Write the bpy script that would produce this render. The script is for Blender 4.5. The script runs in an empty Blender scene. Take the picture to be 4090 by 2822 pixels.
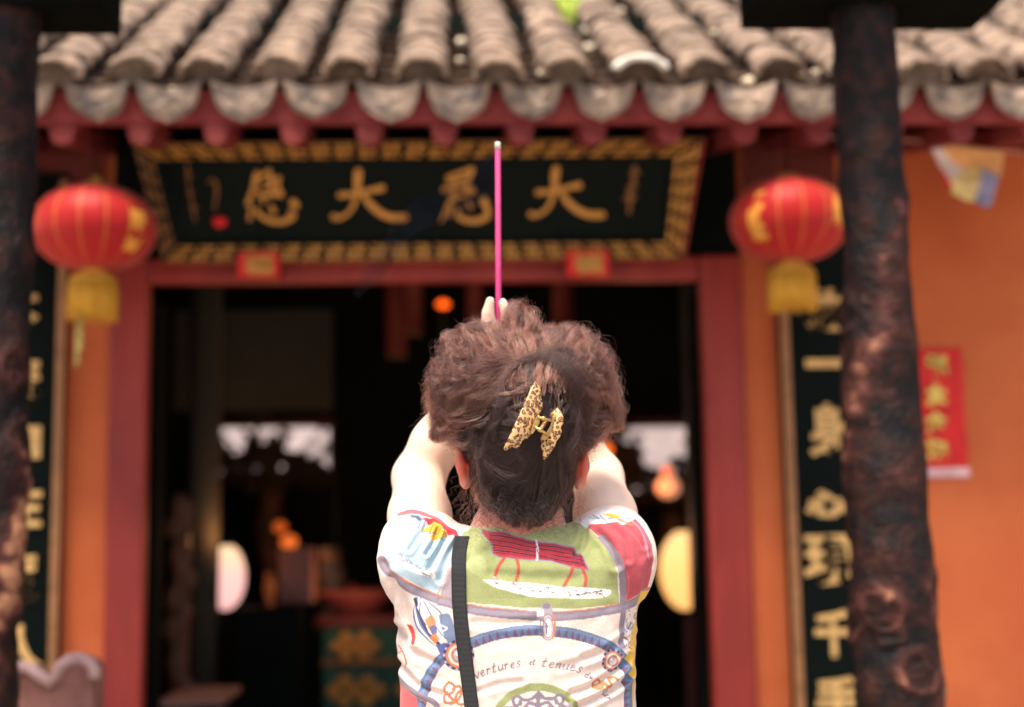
import bpy, math, random
import numpy as np
from mathutils import Vector, Matrix
random.seed(7); RNG = np.random.default_rng(7)
S = bpy.context.scene
COL = S.collection
R = math.radians
# ------------------------------------------------------------------ camera
CAMZ = 1.30; FPX = 5680.0
YAW, PITCH, ROLL = R(3.0), R(7.5), 0.016
_f = Vector((math.sin(YAW)*math.cos(PITCH), math.cos(YAW)*math.cos(PITCH), math.sin(PITCH)))
_r0 = Vector((math.cos(YAW), -math.sin(YAW), 0)); _u0 = _r0.cross(_f)
_u = _u0*math.cos(ROLL) + _r0*math.sin(ROLL); _r = _r0*math.cos(ROLL) - _u0*math.sin(ROLL)
CAM = Vector((0, 0, CAMZ))
def W(px, py, Y):
    """real-world point at depth Y seen at photo pixel px,py"""
    d = _f*FPX + _r*(px-2045) + _u*(1411-py)
    return CAM + d*(Y/d.y)
def Wn(px, py, p0, n):
    d = _f*FPX + _r*(px-2045) + _u*(1411-py)
    return CAM + d*((p0-CAM).dot(n)/d.dot(n))
cd = bpy.data.cameras.new('camera'); cam = bpy.data.objects.new('camera', cd); COL.objects.link(cam)
cam.matrix_world = Matrix(((_r.x,_u.x,-_f.x,CAM.x),(_r.y,_u.y,-_f.y,CAM.y),(_r.z,_u.z,-_f.z,CAM.z),(0,0,0,1)))
cd.lens = 50.0; cd.sensor_width = 36.0; cd.sensor_fit = 'HORIZONTAL'
cd.clip_start = 0.05; cd.clip_end = 500
cd.dof.use_dof = True; cd.dof.focus_distance = 2.33; cd.dof.aperture_fstop = 1.45; cd.dof.aperture_blades = 7
S.camera = cam
# ------------------------------------------------------------------ helpers
def setp(o, label=None, cat=None, group=None, kind=None):
    if label: o['label'] = label
    if cat: o['category'] = cat
    if group: o['group'] = group
    if kind: o['kind'] = kind
    return o
def empty(name, loc, label, cat, group=None, kind=None):
    o = bpy.data.objects.new(name, None); COL.objects.link(o); o.location = loc
    o.empty_display_size = 0.1
    bpy.context.view_layer.update()
    return setp(o, label, cat, group, kind)
def link(name, me, parent=None):
    o = bpy.data.objects.new(name, me); COL.objects.link(o)
    if parent is not None:
        o.parent = parent
        o.matrix_parent_inverse = Matrix.Translation(-parent.location) if parent.parent is None else Matrix.Identity(4)
    return o
def mesh(name, V, F, m=None, parent=None, smooth=False, bevel=0):
    """V world coordinates"""
    me = bpy.data.meshes.new(name)
    V = np.asarray(V, dtype=np.float32).reshape(-1, 3)
    if isinstance(F, np.ndarray) and F.ndim == 2:
        k = F.shape[1]
        me.vertices.add(len(V)); me.vertices.foreach_set('co', V.ravel())
        me.loops.add(F.size); me.loops.foreach_set('vertex_index', F.ravel().astype(np.int32))
        me.polygons.add(len(F)); me.polygons.foreach_set('loop_start', np.arange(0, F.size, k, dtype=np.int32))
        me.update(calc_edges=True); me.validate()
    else:
        me.from_pydata(V.tolist(), [], [tuple(int(i) for i in f) for f in F]); me.update()
    if m: me.materials.append(m)
    if smooth: me.polygons.foreach_set('use_smooth', np.ones(len(me.polygons), dtype=bool))
    o = link(name, me, parent)
    if bevel:
        b = o.modifiers.new('bevel', 'BEVEL'); b.width = bevel; b.segments = 2; b.limit_method = 'ANGLE'
    return o
class MB:
    def __init__(s): s.v = []; s.f = []
    def add(s, V, F):
        n = len(s.v); s.v += [tuple(p) for p in V]; s.f += [tuple(i+n for i in f) for f in F]; return s
    def box(s, x0, x1, y0, y1, z0, z1):
        V = [(x,y,z) for x in (x0,x1) for y in (y0,y1) for z in (z0,z1)]
        return s.add(V, [(0,1,3,2),(4,6,7,5),(0,4,5,1),(2,3,7,6),(0,2,6,4),(1,5,7,3)])
    def prism(s, pts, dv):
        """closed polygon pts extruded by vector dv"""
        n = len(pts); V = [Vector(p) for p in pts] + [Vector(p)+Vector(dv) for p in pts]
        F = [tuple(range(n)), tuple(range(2*n-1, n-1, -1))] + [(i, i+n, (i+1) % n+n, (i+1) % n) for i in range(n)]
        return s.add(V, F)
    def tube(s, pts, rad, n=10, cap=True):
        pts = [Vector(p) for p in pts]; rad = rad if hasattr(rad, '__len__') else [rad]*len(pts)
        V = []; up = None
        for i, p in enumerate(pts):
            t = (pts[min(i+1, len(pts)-1)] - pts[max(i-1, 0)]).normalized()
            if up is None: up = Vector((0,0,1)) if abs(t.z) < .9 else Vector((0,1,0))
            a = t.cross(up).normalized(); b = a.cross(t).normalized(); up = b
            V += [p + (a*math.cos(2*math.pi*k/n) + b*math.sin(2*math.pi*k/n))*rad[i] for k in range(n)]
        F = [(i*n+k, i*n+(k+1) % n, (i+1)*n+(k+1) % n, (i+1)*n+k) for i in range(len(pts)-1) for k in range(n)]
        if cap: F += [tuple(range(n-1, -1, -1)), tuple(range((len(pts)-1)*n, len(pts)*n))]
        return s.add(V, F)
    def lathe(s, c, prof, n=32, fn=None):
        """prof: list of (r,z) around centre c"""
        V = []
        for r, z in prof:
            for k in range(n):
                a = 2*math.pi*k/n; rr = r*(fn(a, z) if fn else 1)
                V.append((c[0]+rr*math.cos(a), c[1]+rr*math.sin(a), c[2]+z))
        m_ = len(prof)
        F = [(i*n+k, i*n+(k+1) % n, (i+1)*n+(k+1) % n, (i+1)*n+k) for i in range(m_-1) for k in range(n)]
        F += [tuple(range(n-1, -1, -1)), tuple(range((m_-1)*n, m_*n))]
        return s.add(V, F)
    def ball(s, c, r, n=10, jit=0):
        r = r if hasattr(r, '__len__') else (r, r, r)
        V = []; m_ = n
        for i in range(1, m_):
            th = math.pi*i/m_
            for k in range(n):
                a = 2*math.pi*k/n; j = 1+random.uniform(-jit, jit)
                V.append((c[0]+r[0]*j*math.sin(th)*math.cos(a), c[1]+r[1]*j*math.sin(th)*math.sin(a), c[2]+r[2]*j*math.cos(th)))
        V += [(c[0],c[1],c[2]+r[2]), (c[0],c[1],c[2]-r[2])]
        F = [(i*n+k, (i+1)*n+k, (i+1)*n+(k+1) % n, i*n+(k+1) % n) for i in range(m_-2) for k in range(n)]
        t = (m_-1)*n
        F += [(t, k, (k+1) % n) for k in range(n)] + [(t+1, (m_-2)*n+(k+1) % n, (m_-2)*n+k) for k in range(n)]
        return s.add(V, F)
    def build(s, name, m=None, parent=None, smooth=False, bevel=0):
        return mesh(name, s.v, s.f, m, parent, smooth, bevel)
# ------------------------------------------------------------------ materials
def nodemat(name):
    m = bpy.data.materials.new(name); m.use_nodes = True
    nt = m.node_tree; b = nt.nodes['Principled BSDF']
    return m, nt, b
def mat(name, col, rough=.6, metal=0, var=.25, scale=8, bump=.2, bscale=60, col2=None, spec=.5, rand=0, detail=6, sheen=0, emit=None, estr=0, sss=0, stretch=(1,1,1)):
    m, nt, b = nodemat(name); N = nt.nodes; L = nt.links
    tc = N.new('ShaderNodeTexCoord'); mp = N.new('ShaderNodeMapping'); mp.inputs['Scale'].default_value = stretch
    L.new(tc.outputs['Object'], mp.inputs['Vector'])
    n1 = N.new('ShaderNodeTexNoise'); n1.inputs['Scale'].default_value = scale; n1.inputs['Detail'].default_value = detail; n1.inputs['Roughness'].default_value = .6
    L.new(mp.outputs[0], n1.inputs['Vector'])
    rp = N.new('ShaderNodeValToRGB'); rp.color_ramp.elements[0].position = .3; rp.color_ramp.elements[1].position = .7
    c2 = col2 or tuple(min(1, c*(1+var)) for c in col); c1 = col if col2 else tuple(c*(1-var) for c in col)
    rp.color_ramp.elements[0].color = (*c1, 1); rp.color_ramp.elements[1].color = (*c2, 1)
    L.new(n1.outputs['Fac'], rp.inputs['Fac']); out = rp.outputs['Color']
    if rand:
        oi = N.new('ShaderNodeObjectInfo'); hv = N.new('ShaderNodeHueSaturation'); mr = N.new('ShaderNodeMapRange')
        mr.inputs['To Min'].default_value = 1-rand; mr.inputs['To Max'].default_value = 1+rand
        L.new(oi.outputs['Random'], mr.inputs['Value']); L.new(mr.outputs[0], hv.inputs['Value']); L.new(out, hv.inputs['Color']); out = hv.outputs['Color']
    L.new(out, b.inputs['Base Color'])
    b.inputs['Roughness'].default_value = rough; b.inputs['Metallic'].default_value = metal
    b.inputs['Specular IOR Level'].default_value = spec
    if sheen: b.inputs['Sheen Weight'].default_value = sheen
    if sss:
        b.inputs['Subsurface Weight'].default_value = sss; b.inputs['Subsurface Scale'].default_value = .02
    if bump:
        n2 = N.new('ShaderNodeTexNoise'); n2.inputs['Scale'].default_value = bscale; n2.inputs['Detail'].default_value = 4
        L.new(mp.outputs[0], n2.inputs['Vector'])
        bp = N.new('ShaderNodeBump'); bp.inputs['Strength'].default_value = bump; bp.inputs['Distance'].default_value = .01
        L.new(n2.outputs['Fac'], bp.inputs['Height']); L.new(bp.outputs[0], b.inputs['Normal'])
    if emit:
        b.inputs['Emission Color'].default_value = (*emit, 1); b.inputs['Emission Strength'].default_value = estr
    return m
M = {}
M['orange'] = mat('orange_plaster', (.52,.105,.028), .8, col2=(.70,.18,.055), scale=1.6, bump=.25, bscale=30, detail=10)
M['red_paint'] = mat('red_lacquered_wood', (.21,.013,.010), .5, col2=(.36,.034,.024), scale=7, stretch=(1,1,.25), bump=.25, detail=9)
M['red_dark'] = mat('dark_red_wood', (.13,.016,.012), .5, scale=6)
M['eave_red'] = mat('faded_red_wood', (.19,.017,.019), .6, col2=(.29,.038,.038), scale=12, bump=.2)
M['rafter_red'] = mat('dull_rafter_red', (.16,.014,.016), .6, col2=(.26,.03,.031), scale=12, bump=.2)
M['black_lac'] = mat('black_lacquer', (.0025,.0065,.0055), .5, scale=5, bump=.05, spec=.08)
M['black_wood'] = mat('dark_interior_wood', (.005,.007,.006), .8, scale=5, spec=.05)
M['gold'] = mat('gold_paint', (.55,.25,.045), .45, metal=.25, col2=(.68,.33,.07), scale=40, bump=.25, bscale=120)
M['gold_dim'] = mat('dull_gold_paint', (.24,.10,.025), .55, metal=.2, scale=30)
M['gold_text'] = mat('pale_gold_lettering', (.80,.50,.18), .5, metal=.1, scale=30)
M['gold_edge'] = mat('gold_edging', (.36,.17,.07), .5, metal=.2, scale=20)
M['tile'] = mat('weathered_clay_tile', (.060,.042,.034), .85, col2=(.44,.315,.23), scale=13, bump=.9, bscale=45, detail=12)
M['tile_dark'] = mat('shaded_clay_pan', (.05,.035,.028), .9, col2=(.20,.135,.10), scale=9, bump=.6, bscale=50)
M['drip'] = mat('glazed_drip_tile', (.10,.10,.115), .5, col2=(.62,.48,.38), scale=16, bump=.6, bscale=60, rand=.4, detail=8)
M['cap_end'] = mat('tile_end_mortar', (.06,.045,.036), .9, col2=(.20,.15,.12), scale=14, bump=.6, rand=.3)
M['lime'] = mat('white_lime_mortar', (.85,.82,.75), .8, scale=20)
M['paving'] = mat('paving_stone', (.30,.26,.22), .85, col2=(.40,.34,.29), scale=2.2, bump=.3)
M['pav_wood'] = mat('near_black_timber', (.004,.0055,.005), .9, scale=8, bump=.3, spec=.03)  # near-black base colour for brackets, beam and post bases
M['pav_tile'] = mat('grey_roof_tile', (.12,.12,.12), .85, scale=8)
M['white_wall'] = mat('pale_daylight_wall', (.42,.36,.37), .85, scale=3)
M['hall_dark'] = mat('near_black_hall_wall', (.008,.012,.010), .9, scale=2, spec=.05)  # near-black greenish base colour for the inner hall surfaces
M['redpaper'] = mat('red_paper', (.72,.012,.012), .6, scale=12, bump=.05)
M['yellow'] = mat('yellow_print', (.85,.62,.13), .6, scale=30, bump=.05)
M['pinkpaper'] = mat('pale_pink_paper', (.85,.55,.58), .7, bump=.05)
M['magenta'] = mat('magenta_incense', (.45,.022,.15), .6, scale=60, var=.12, bump=.3, bscale=300)
M['ash'] = mat('incense_ash', (.72,.68,.62), .95, scale=200, bump=.6, bscale=500)
# ------------------------------------------------------------------ text and strokes
def text_pts(s, size, thick=.004, off=0.0):
    cu = bpy.data.curves.new('lettering', 'FONT'); cu.body = s; cu.size = size; cu.extrude = thick/2; cu.offset = off
    cu.align_x = 'CENTER'; cu.align_y = 'CENTER'; cu.resolution_u = 3
    o = bpy.data.objects.new('lettering_source', cu); COL.objects.link(o)
    bpy.context.view_layer.update()
    me = bpy.data.meshes.new_from_object(o.evaluated_get(bpy.context.evaluated_depsgraph_get()))
    V = [v.co.copy() for v in me.vertices]; F = [tuple(p.vertices) for p in me.polygons]
    bpy.data.objects.remove(o); bpy.data.curves.remove(cu); bpy.data.meshes.remove(me)
    xs = [v.x for v in V]; ys = [v.y for v in V]
    c = Vector(((min(xs)+max(xs))/2, (min(ys)+max(ys))/2, 0))
    return [v-c for v in V], F
def text_obj(name, s, h, org, ux, uy, m, parent, thick=.005, off=.004, w=None):
    """char mesh scaled to height h (and width w) centred on org in the plane ux,uy"""
    V, F = text_pts(s, 1.0, .1, 0)
    V, F = text_pts(s, 1.0, .1, off/h if h else 0)
    ys = [v.y for v in V]; xs = [v.x for v in V]
    k = h/(max(ys)-min(ys)); kx = w/(max(xs)-min(xs)) if w else k
    un = ux.cross(uy)
    P = [org + ux*(v.x*kx) + uy*(v.y*k) + un*(v.z/.1*thick) for v in V]
    return mesh(name, P, F, m, parent)
def brush(mb, pts, wid, mapper, nrm, thick, lift):
    """tapered brush stroke; pts/wid in pixels, mapped by mapper(px,py)"""
    n = len(pts); Q = []
    ts = np.linspace(0, n-1, (n-1)*6+1)
    # catmull-rom
    def cr(a, t):
        i = min(int(t), n-2); u = t-i
        p0 = a[max(i-1, 0)]; p1 = a[i]; p2 = a[i+1]; p3 = a[min(i+2, n-1)]
        return .5*((2*p1)+(-p0+p2)*u+(2*p0-5*p1+4*p2-p3)*u*u+(-p0+3*p1-3*p2+p3)*u**3)
    A = np.array(pts, float); Wd = np.array(wid, float)
    C = np.array([cr(A, t) for t in ts]); wv = np.array([cr(Wd, t) for t in ts])/2
    T = np.gradient(C, axis=0); T /= np.linalg.norm(T, axis=1)[:, None]+1e-9; Nn = np.stack([-T[:,1], T[:,0]], 1)
    L = [C[i]+Nn[i]*wv[i] for i in range(len(C))]; Rr = [C[i]-Nn[i]*wv[i] for i in range(len(C))]
    def cap(c, t, nn, w, sgn):
        return [c + (nn*math.cos(a)+t*sgn*math.sin(a))*w for a in np.linspace(0, math.pi, 7)[1:-1]]
    poly = L + [c for c in cap(C[-1], T[-1], Nn[-1], wv[-1], 1)] + Rr[::-1] + [c for c in cap(C[0], -T[0], -Nn[0], wv[0], 1)]
    V = [mapper(p[0], p[1]) + nrm*(lift+thick) for p in poly]
    V2 = [mapper(p[0], p[1]) + nrm*lift for p in poly]
    k = len(L); m_ = len(poly); F = []
    for i in range(k-1): F.append((i, i+1, m_-1-(0)-0, 0)) if False else None
    # quad strip between L and R plus fan caps
    nc = 5; Ri = lambda i: k+nc+(k-1-i)
    for i in range(k-1): F.append((i, Ri(i), Ri(i+1), i+1))
    F.append(tuple([k-1]+[Ri(k-1)]+list(range(k+nc-1, k-1, -1))))
    F.append(tuple([Ri(0), 0]+list(range(m_-1, m_-1-nc, -1))))
    F += [(i, (i+1) % m_, (i+1) % m_+m_, i+m_) for i in range(m_)]
    mb.add(V+V2, F)
# ------------------------------------------------------------------ ground and hall
WY = 5.35      # front wall face
g = MB(); g.box(-60, 60, -30, 120, -.4, 0); o = g.build('ground', M['paving']); setp(o, kind='structure')
tr = MB(); tr.box(-7, 7, 4.55, 17, 0.004, .30); o = tr.build('terrace', M['paving'], bevel=.01); setp(o, kind='structure')
hall = empty('temple_hall', (0, WY, .3), 'orange walled temple hall with red door frame and heavy clay tile roof', 'temple')
def wx(px, py=1500, Y=WY): return W(px, py, Y).x
def wz(py, px=2045, Y=WY): return W(px, py, Y).z
YJ = WY-.05
xOL, xJL0, xJL1 = wx(272), wx(434, 1500, YJ), wx(586, 1500, YJ)
xJR0, xJR1, xOR = wx(2812, 1500, YJ), wx(2978, 1500, YJ), wx(3100)
zL0, zL1 = wz(1128), wz(1030)
zTop = wz(520)
# orange wall, left and right of the door frame
b = MB(); b.box(-4.6, xJL0-.002, WY, WY+.25, .3, zTop+.25); b.build('wall', M['orange'], hall)
b = MB(); b.box(xJR1+.002, 5.1, WY, WY+.25, .3, zTop+.25); b.build('wall', M['orange'], hall)
# upper red beam zone in front of the wall (left and right pieces)
b = MB(); b.box(-4.58, wx(420, 700), WY-.03, WY-.004, wz(905), zTop+.2); b.build('wall_panel', M['red_dark'], hall)
b = MB(); b.box(wx(2962, 700), wx(3330, 700), WY-.03, WY-.004, wz(1000), zTop+.2); b.build('wall_panel', M['red_dark'], hall)
b = MB(); b.box(wx(3330, 700)+.003, 5.08, WY-.03, WY-.004, wz(600), zTop+.2); b.build('wall_panel', M['red_dark'], hall)
# door frame
fr = MB(); fr.box(xJL0, xJL1, WY-.05, WY+.03, .3, zL1); fr.build('door_jamb', M['red_paint'], hall, bevel=.012)
fr = MB(); fr.box(xJR0, xJR1, WY-.05, WY+.03, .3, zL1); fr.build('door_jamb', M['red_paint'], hall, bevel=.012)
fr = MB(); fr.box(xJL1+.001, xJR0-.001, WY-.045, WY+.025, zL0, zL1-.002); fr.build('lintel', M['red_paint'], hall, bevel=.012)
fr = MB(); fr.box(xJL0, xJR1, WY-.02, WY+.02, zL1+.003, zTop+.25); fr.build('recess_shade_panel', M['black_wood'], hall)  # black sheet standing in for the shaded recess behind the plaque
fr = MB(); fr.box(xJL1, xJR0, WY-.04, WY+.1, .3, .42); fr.build('threshold', M['red_paint'], hall, bevel=.01)
# interior shell
YB = 9.6
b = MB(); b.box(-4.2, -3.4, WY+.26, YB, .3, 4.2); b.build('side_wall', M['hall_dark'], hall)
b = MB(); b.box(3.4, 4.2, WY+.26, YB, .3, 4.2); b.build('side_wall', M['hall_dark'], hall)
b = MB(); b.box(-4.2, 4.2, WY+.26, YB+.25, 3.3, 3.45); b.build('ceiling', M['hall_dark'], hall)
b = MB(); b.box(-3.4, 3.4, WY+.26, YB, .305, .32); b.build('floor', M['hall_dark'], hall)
# back wall with two window openings
wl = (W(860,1900,YB), W(1330,1690,YB)); wr = (W(2470,1990,YB), W(2790,1690,YB))
def yb(x0,x1,z0,z1):
    return (x0,x1,YB,YB+.2,z0,z1)
b = MB()
za, zb = wl[0].z, wl[1].z; zc = wr[0].z
b.box(*yb(-3.4, wl[0].x, .3, 3.3)); b.box(*yb(wl[0].x, wl[1].x, .3, za)); b.box(*yb(wl[0].x, wl[1].x, zb, 3.3))
b.box(*yb(wl[1].x, wr[0].x, .3, 3.3)); b.box(*yb(wr[0].x, wr[1].x, .3, zc)); b.box(*yb(wr[0].x, wr[1].x, zb, 3.3)); b.box(*yb(wr[1].x, 3.4, .3, 3.3))
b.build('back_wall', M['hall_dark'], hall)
for (a, c) in (wl, wr):
    f = MB(); z0, z1 = a.z, c.z
    for x in (a.x, c.x): f.box(x-.025, x+.025, YB-.03, YB-.002, z0-.03, z1+.03)
    for z in (z0, z1): f.box(a.x+.026, c.x-.026, YB-.028, YB-.003, z-.025, z+.025)
    f.build('window_frame', M['red_dark'], hall)
cw = MB(); cw.box(-12, 12, 17.2, 17.5, 0, 5.5); o = cw.build('added_daylight_wall', M['white_wall']); setp(o, 'plain pale wall added outside to give the back windows of the hall daylight', 'wall')  # added wall, sets the daylight brightness of the back windows
# ------------------------------------------------------------------ roof
EY, EZ = 4.68, W(1650, 470, 4.68).z          # eave line
TH = R(30.0); RL = 5.6
rd = Vector((0, math.cos(TH), math.sin(TH))); rn = Vector((0, -math.sin(TH), math.cos(TH)))
SP = (W(2971, 400, EY).x - W(389, 400, EY).x)/9
X0 = W(389, 400, EY).x
eave0 = Vector((0, EY, W(1650, 300, EY).z))
ks = range(-14, 28)
# pan sheet + cover tiles (one roof mesh, tiles are its surface pattern)
V = []; F = []
def addgrid(P):
    n, m_ = len(P), len(P[0]); s0 = len(V)
    for r_ in P: V.extend(r_)
    for i in range(n-1):
        for j in range(m_-1): F.append((s0+i*m_+j, s0+i*m_+j+1, s0+(i+1)*m_+j+1, s0+(i+1)*m_+j))
for k in ks:                                  # concave pans, centred on X0+k*SP, stepped courses
    cx = X0+k*SP; ns = int(RL/.14)
    for s_ in range(ns):
        a0, a1 = s_*.14, s_*.14+.17
        P = []
        jx = random.uniform(-.006, .006); jz = random.uniform(-.004, .004)
        for a, lift in ((a0, .012), (a0, .0), (a1, -.012)):
            row = []
            for q in range(9):
                u = -1+2*q/8; p = eave0 + rd*a + rn*(.06*(u*u) - .04 + lift*1.0 - (.012 if a == a0 and lift == 0 else 0) + jz)
                row.append((cx+jx+u*SP*.52, p.y, p.z))
            P.append(row)
        addgrid(P)
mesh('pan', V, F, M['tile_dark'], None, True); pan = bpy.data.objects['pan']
V = []; F = []; ends = []
for k in ks:                                  # cover rows, between pans
    cx = X0+(k+.5)*SP; ph = random.uniform(0, .05); a = random.uniform(-.065, -.02); first = True
    wob = random.uniform(0, 6)
    while a < RL:
        L_ = random.uniform(.12, .17); r0 = random.uniform(.074, .082); r1 = r0-.014
        jx = random.uniform(-.006, .006)+.010*math.sin(a*2.1+wob); jz = random.uniform(-.005, .005); tw = random.uniform(-.1, .1)
        P = []
        for (aa, rr) in ((a-.001, r0-.017), (a, r0), (a+L_*.35, r0+.002), (a+L_*.7, (r0+r1)/2+.001), (a+L_+.012, r1)):
            row = []
            for q in range(15):
                an = math.pi*(-.06+1.12*q/14)+tw*.3; 
                n_ = 1+.03*math.sin(5*an+a*30+k)
                p = eave0 + rd*(aa+ .006*math.sin(q*1.7+a*9)) + rn*(.016+jz+rr*math.sin(an)*.72*n_)
                row.append((cx+jx-rr*1.12*math.cos(an)*n_, p.y, p.z))
            P.append(row)
        addgrid(P)
        if first: ends.append((cx+jx, a, r0, jz)); first = False
        a += L_
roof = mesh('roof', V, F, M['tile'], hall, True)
pan.parent = roof; pan.name = 'pan_tiles'
# tile ends (mortar plug, slightly recessed arch) as sub-parts
for i, (cx, a, r0, jz) in enumerate(ends):
    if not -2 <= i-9 <= 15: pass
    mb = MB(); deep = random.choice((.0, .015, .04, .05)); 
    pts = []
    for q in range(13):
        an = math.pi*q/12; p = eave0 + rd*(a+.012+deep) + rn*(.018+jz+(r0-.024)*.70*math.sin(an)*random.uniform(.94, 1.0)); pts.append((cx-(r0-.014)*1.08*math.cos(an), p.y, p.z))
    p = eave0 + rd*(a+.012+deep) - rn*.03; pts += [(cx+.05, p.y, p.z), (cx-.05, p.y, p.z)]
    mb.prism(pts, rd*.05); mb.build('tile_end', M['cap_end'], roof)
# lime patch on one broken cover tile
cxw = W(2545, 205, EY).x; mb = MB()
j = min(range(len(ends)), key=lambda i: abs(ends[i][0]-cxw)); cx, a, r0, jz = ends[j]
P = []
for (aa, rr) in ((a-.012, r0-.012), (a-.014, r0+.008), (a+.004, r0+.014), (a+.028, r0+.004)):
    P.append([(cx-rr*1.13*math.cos(an), (eave0+rd*(aa+.004*math.sin(an*9))+rn*(.016+jz+rr*math.sin(an)*.72)).y, (eave0+rd*aa+rn*(.016+jz+rr*math.sin(an)*.72)).z) for an in [math.pi*(.12+.76*q/12) for q in range(13)]])
V = []; F = []; addgrid(P); mesh('lime_mortar', V, F, M['lime'], roof, True)
# drip tiles: pointed crescent plates hanging at the end of each pan
for k in ks:
    cx = X0+k*SP + random.uniform(-.008, .008); w = SP*.445*random.uniform(.96, 1.02); h = .130*random.uniform(.93, 1.05)
    sk = random.uniform(-.008, .008)
    top = [(u, .026*(u*u)-.022) for u in np.linspace(-1, 1, 11)]
    bot = [(.99, -.010), (.92, -.044), (.80, -.074), (.62, -.095), (.40, -.107), (.16, -.114), (0, -.122), (-.16, -.114), (-.40, -.107), (-.62, -.095), (-.80, -.074), (-.92, -.044), (-.99, -.010)]
    pts = []
    base = eave0 + rn*(-.012) + rd*(-.035)
    dn = Vector((0, -.18, 1)).normalized()
    for u, v in top + bot: 
        v = v if v > -.02 else v*h/.118
        p = base + dn*v; pts.append((cx+u*w+ (sk if v < -.09 else 0), p.y, p.z))
    mb = MB(); mb.prism(pts, Vector((0, .016, .004)))
    # raised rim along the lower edge and a worn relief boss
    rim = [(cx+u*w*.93, (base+dn*(v*.90+.002)).y-.003, (base+dn*(v*.90+.002)).z) for u, v in bot]
    mb.tube(rim, .005, 6)
    for q in range(5):
        u = random.uniform(-.5, .5); v = random.uniform(-.08, -.045); p = base+dn*v
        mb.ball((cx+u*w, p.y-.001, p.z), (random.uniform(.008, .022), .005, random.uniform(.006, .014)), 7)
    mb.build('drip_tile', M['drip'], roof, bevel=.003)
# back slope and gable of the roof (out of sight from the front)
rt = eave0+rd*RL
b = MB(); b.prism([(-4.72, EY+.15, eave0.z-.06), (-4.72, rt.y, rt.z-.09), (-4.72, rt.y+2.2, rt.z-1.6), (-4.72, rt.y+2.2, rt.z-1.7), (-4.72, rt.y, rt.z-.22), (-4.72, EY+.15, eave0.z-.12)], (9.95, 0, 0))
b.build('roof_deck', M['red_dark'], hall)
b = MB(); b.tube([(-4.75, rt.y, rt.z+.08), (5.25, rt.y, rt.z+.08)], .16, 12); b.build('roof_ridge', M['tile'], hall)
# eave board with a peaked top, then round nosed rafter ends below
b = MB(); zt = wz(395, 1650, EY+.05); zb_ = wz(496, 1650, EY+.05); 
b.box(-4.7, 5.2, EY+.03, EY+.07, zb_, zt+.03); b.build('eave_board', M['eave_red'], hall, bevel=.004)
rafx = [240, 536, 832, 1136, 1436, 1745, 2050, 2367, 2675, 2980, 3290, 3595, 3900]
rsp = (W(2980, 520, EY).x-W(240, 520, EY).x)/9; rx0 = W(240, 520, EY).x
for k in range(-13, 27):
    cx = rx0+k*rsp + random.uniform(-.006, .006)*1; zc_ = zb_-.002; w = .043
    pts = [(-w*1.15, .0), (-w, -.022), (-w*.92, -.044), (-w*.66, -.066), (0, -.074), (w*.66, -.066), (w*.92, -.044), (w, -.022), (w*1.15, .0)]
    mb = MB(); mb.prism([(cx+x, EY+.034, zc_+z) for x, z in pts], (0, .75, .16)); mb.build('rafter', M['rafter_red'], hall, bevel=.004)
b = MB(); b.prism([(-4.7, EY+.075, zb_+.02), (-4.7, EY+.075, zb_+.05), (-4.7, WY+.2, zb_+.22), (-4.7, WY+.2, zb_+.19)], (9.9, 0, 0)); b.build('soffit', M['black_wood'], hall)
M['glint'] = mat('pale_sun_glint', (.70,.58,.40), .5, col2=(.98,.88,.68), scale=20)
# pale blobs standing in for sun glints on the tiles
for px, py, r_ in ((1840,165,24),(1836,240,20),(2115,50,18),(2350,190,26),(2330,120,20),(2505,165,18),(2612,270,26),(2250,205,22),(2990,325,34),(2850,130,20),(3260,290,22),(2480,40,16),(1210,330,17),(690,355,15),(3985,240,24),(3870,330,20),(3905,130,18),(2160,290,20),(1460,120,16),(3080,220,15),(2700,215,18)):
    Y = EY+.02+max(0, (300-py))*.0035; c = W(px, py, Y); rr_ = r_*Y/FPX*.85; b = MB(); b.ball(c, (rr_, rr_*.6, rr_*.7), 8, .2); b.build('sun_glint_blob', M['glint'], roof, True)
# sprout growing between the tiles
sp = empty('grass_sprout', W(2270, 60, 5.5), 'bright yellow green sprout growing between the roof tiles', 'plant')
M['sprout'] = mat('sprout_leaf', (.45,.60,.08), .5, scale=30, sss=.2)
b = MB(); c0 = W(2272, 118, 5.3)
for i in range(9):
    a = random.uniform(-.5, .5); h = random.uniform(.10, .2); q = [c0+Vector((random.uniform(-.012,.012), .0, 0)), c0+Vector((a*.07, -.01, h*.6)), c0+Vector((a*.17, -.03, h))]
    b.tube(q, [.007, .010, .002], 5)
b.build('leaf_blades', M['sprout'], sp, True)
# ------------------------------------------------------------------ name plaque
pT, pB = 5.02, 5.26
A_ = W(1650, 550, pT); B_ = W(1650, 1020, pB)
vv = (A_-B_).normalized(); un = Vector((1, 0, 0)); nn = un.cross(vv).normalized()      # nn points to the viewer
if nn.y > 0: nn = -nn
mp = lambda px, py: Wn(px, py, A_, nn)
plq = empty('name_plaque', W(1650, 1000, 5.3), 'black temple name plaque with four gold characters and gold patterned frame', 'plaque')
C4 = [(535, 562), (2803, 540), (2722, 1012), (655, 1028)]; I4 = [(632, 642), (2672, 628), (2644, 948), (712, 962)]
b = MB(); b.prism([mp(*p) for p in C4], -nn*.03); b.build('back_board', M['black_lac'], plq)
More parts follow.
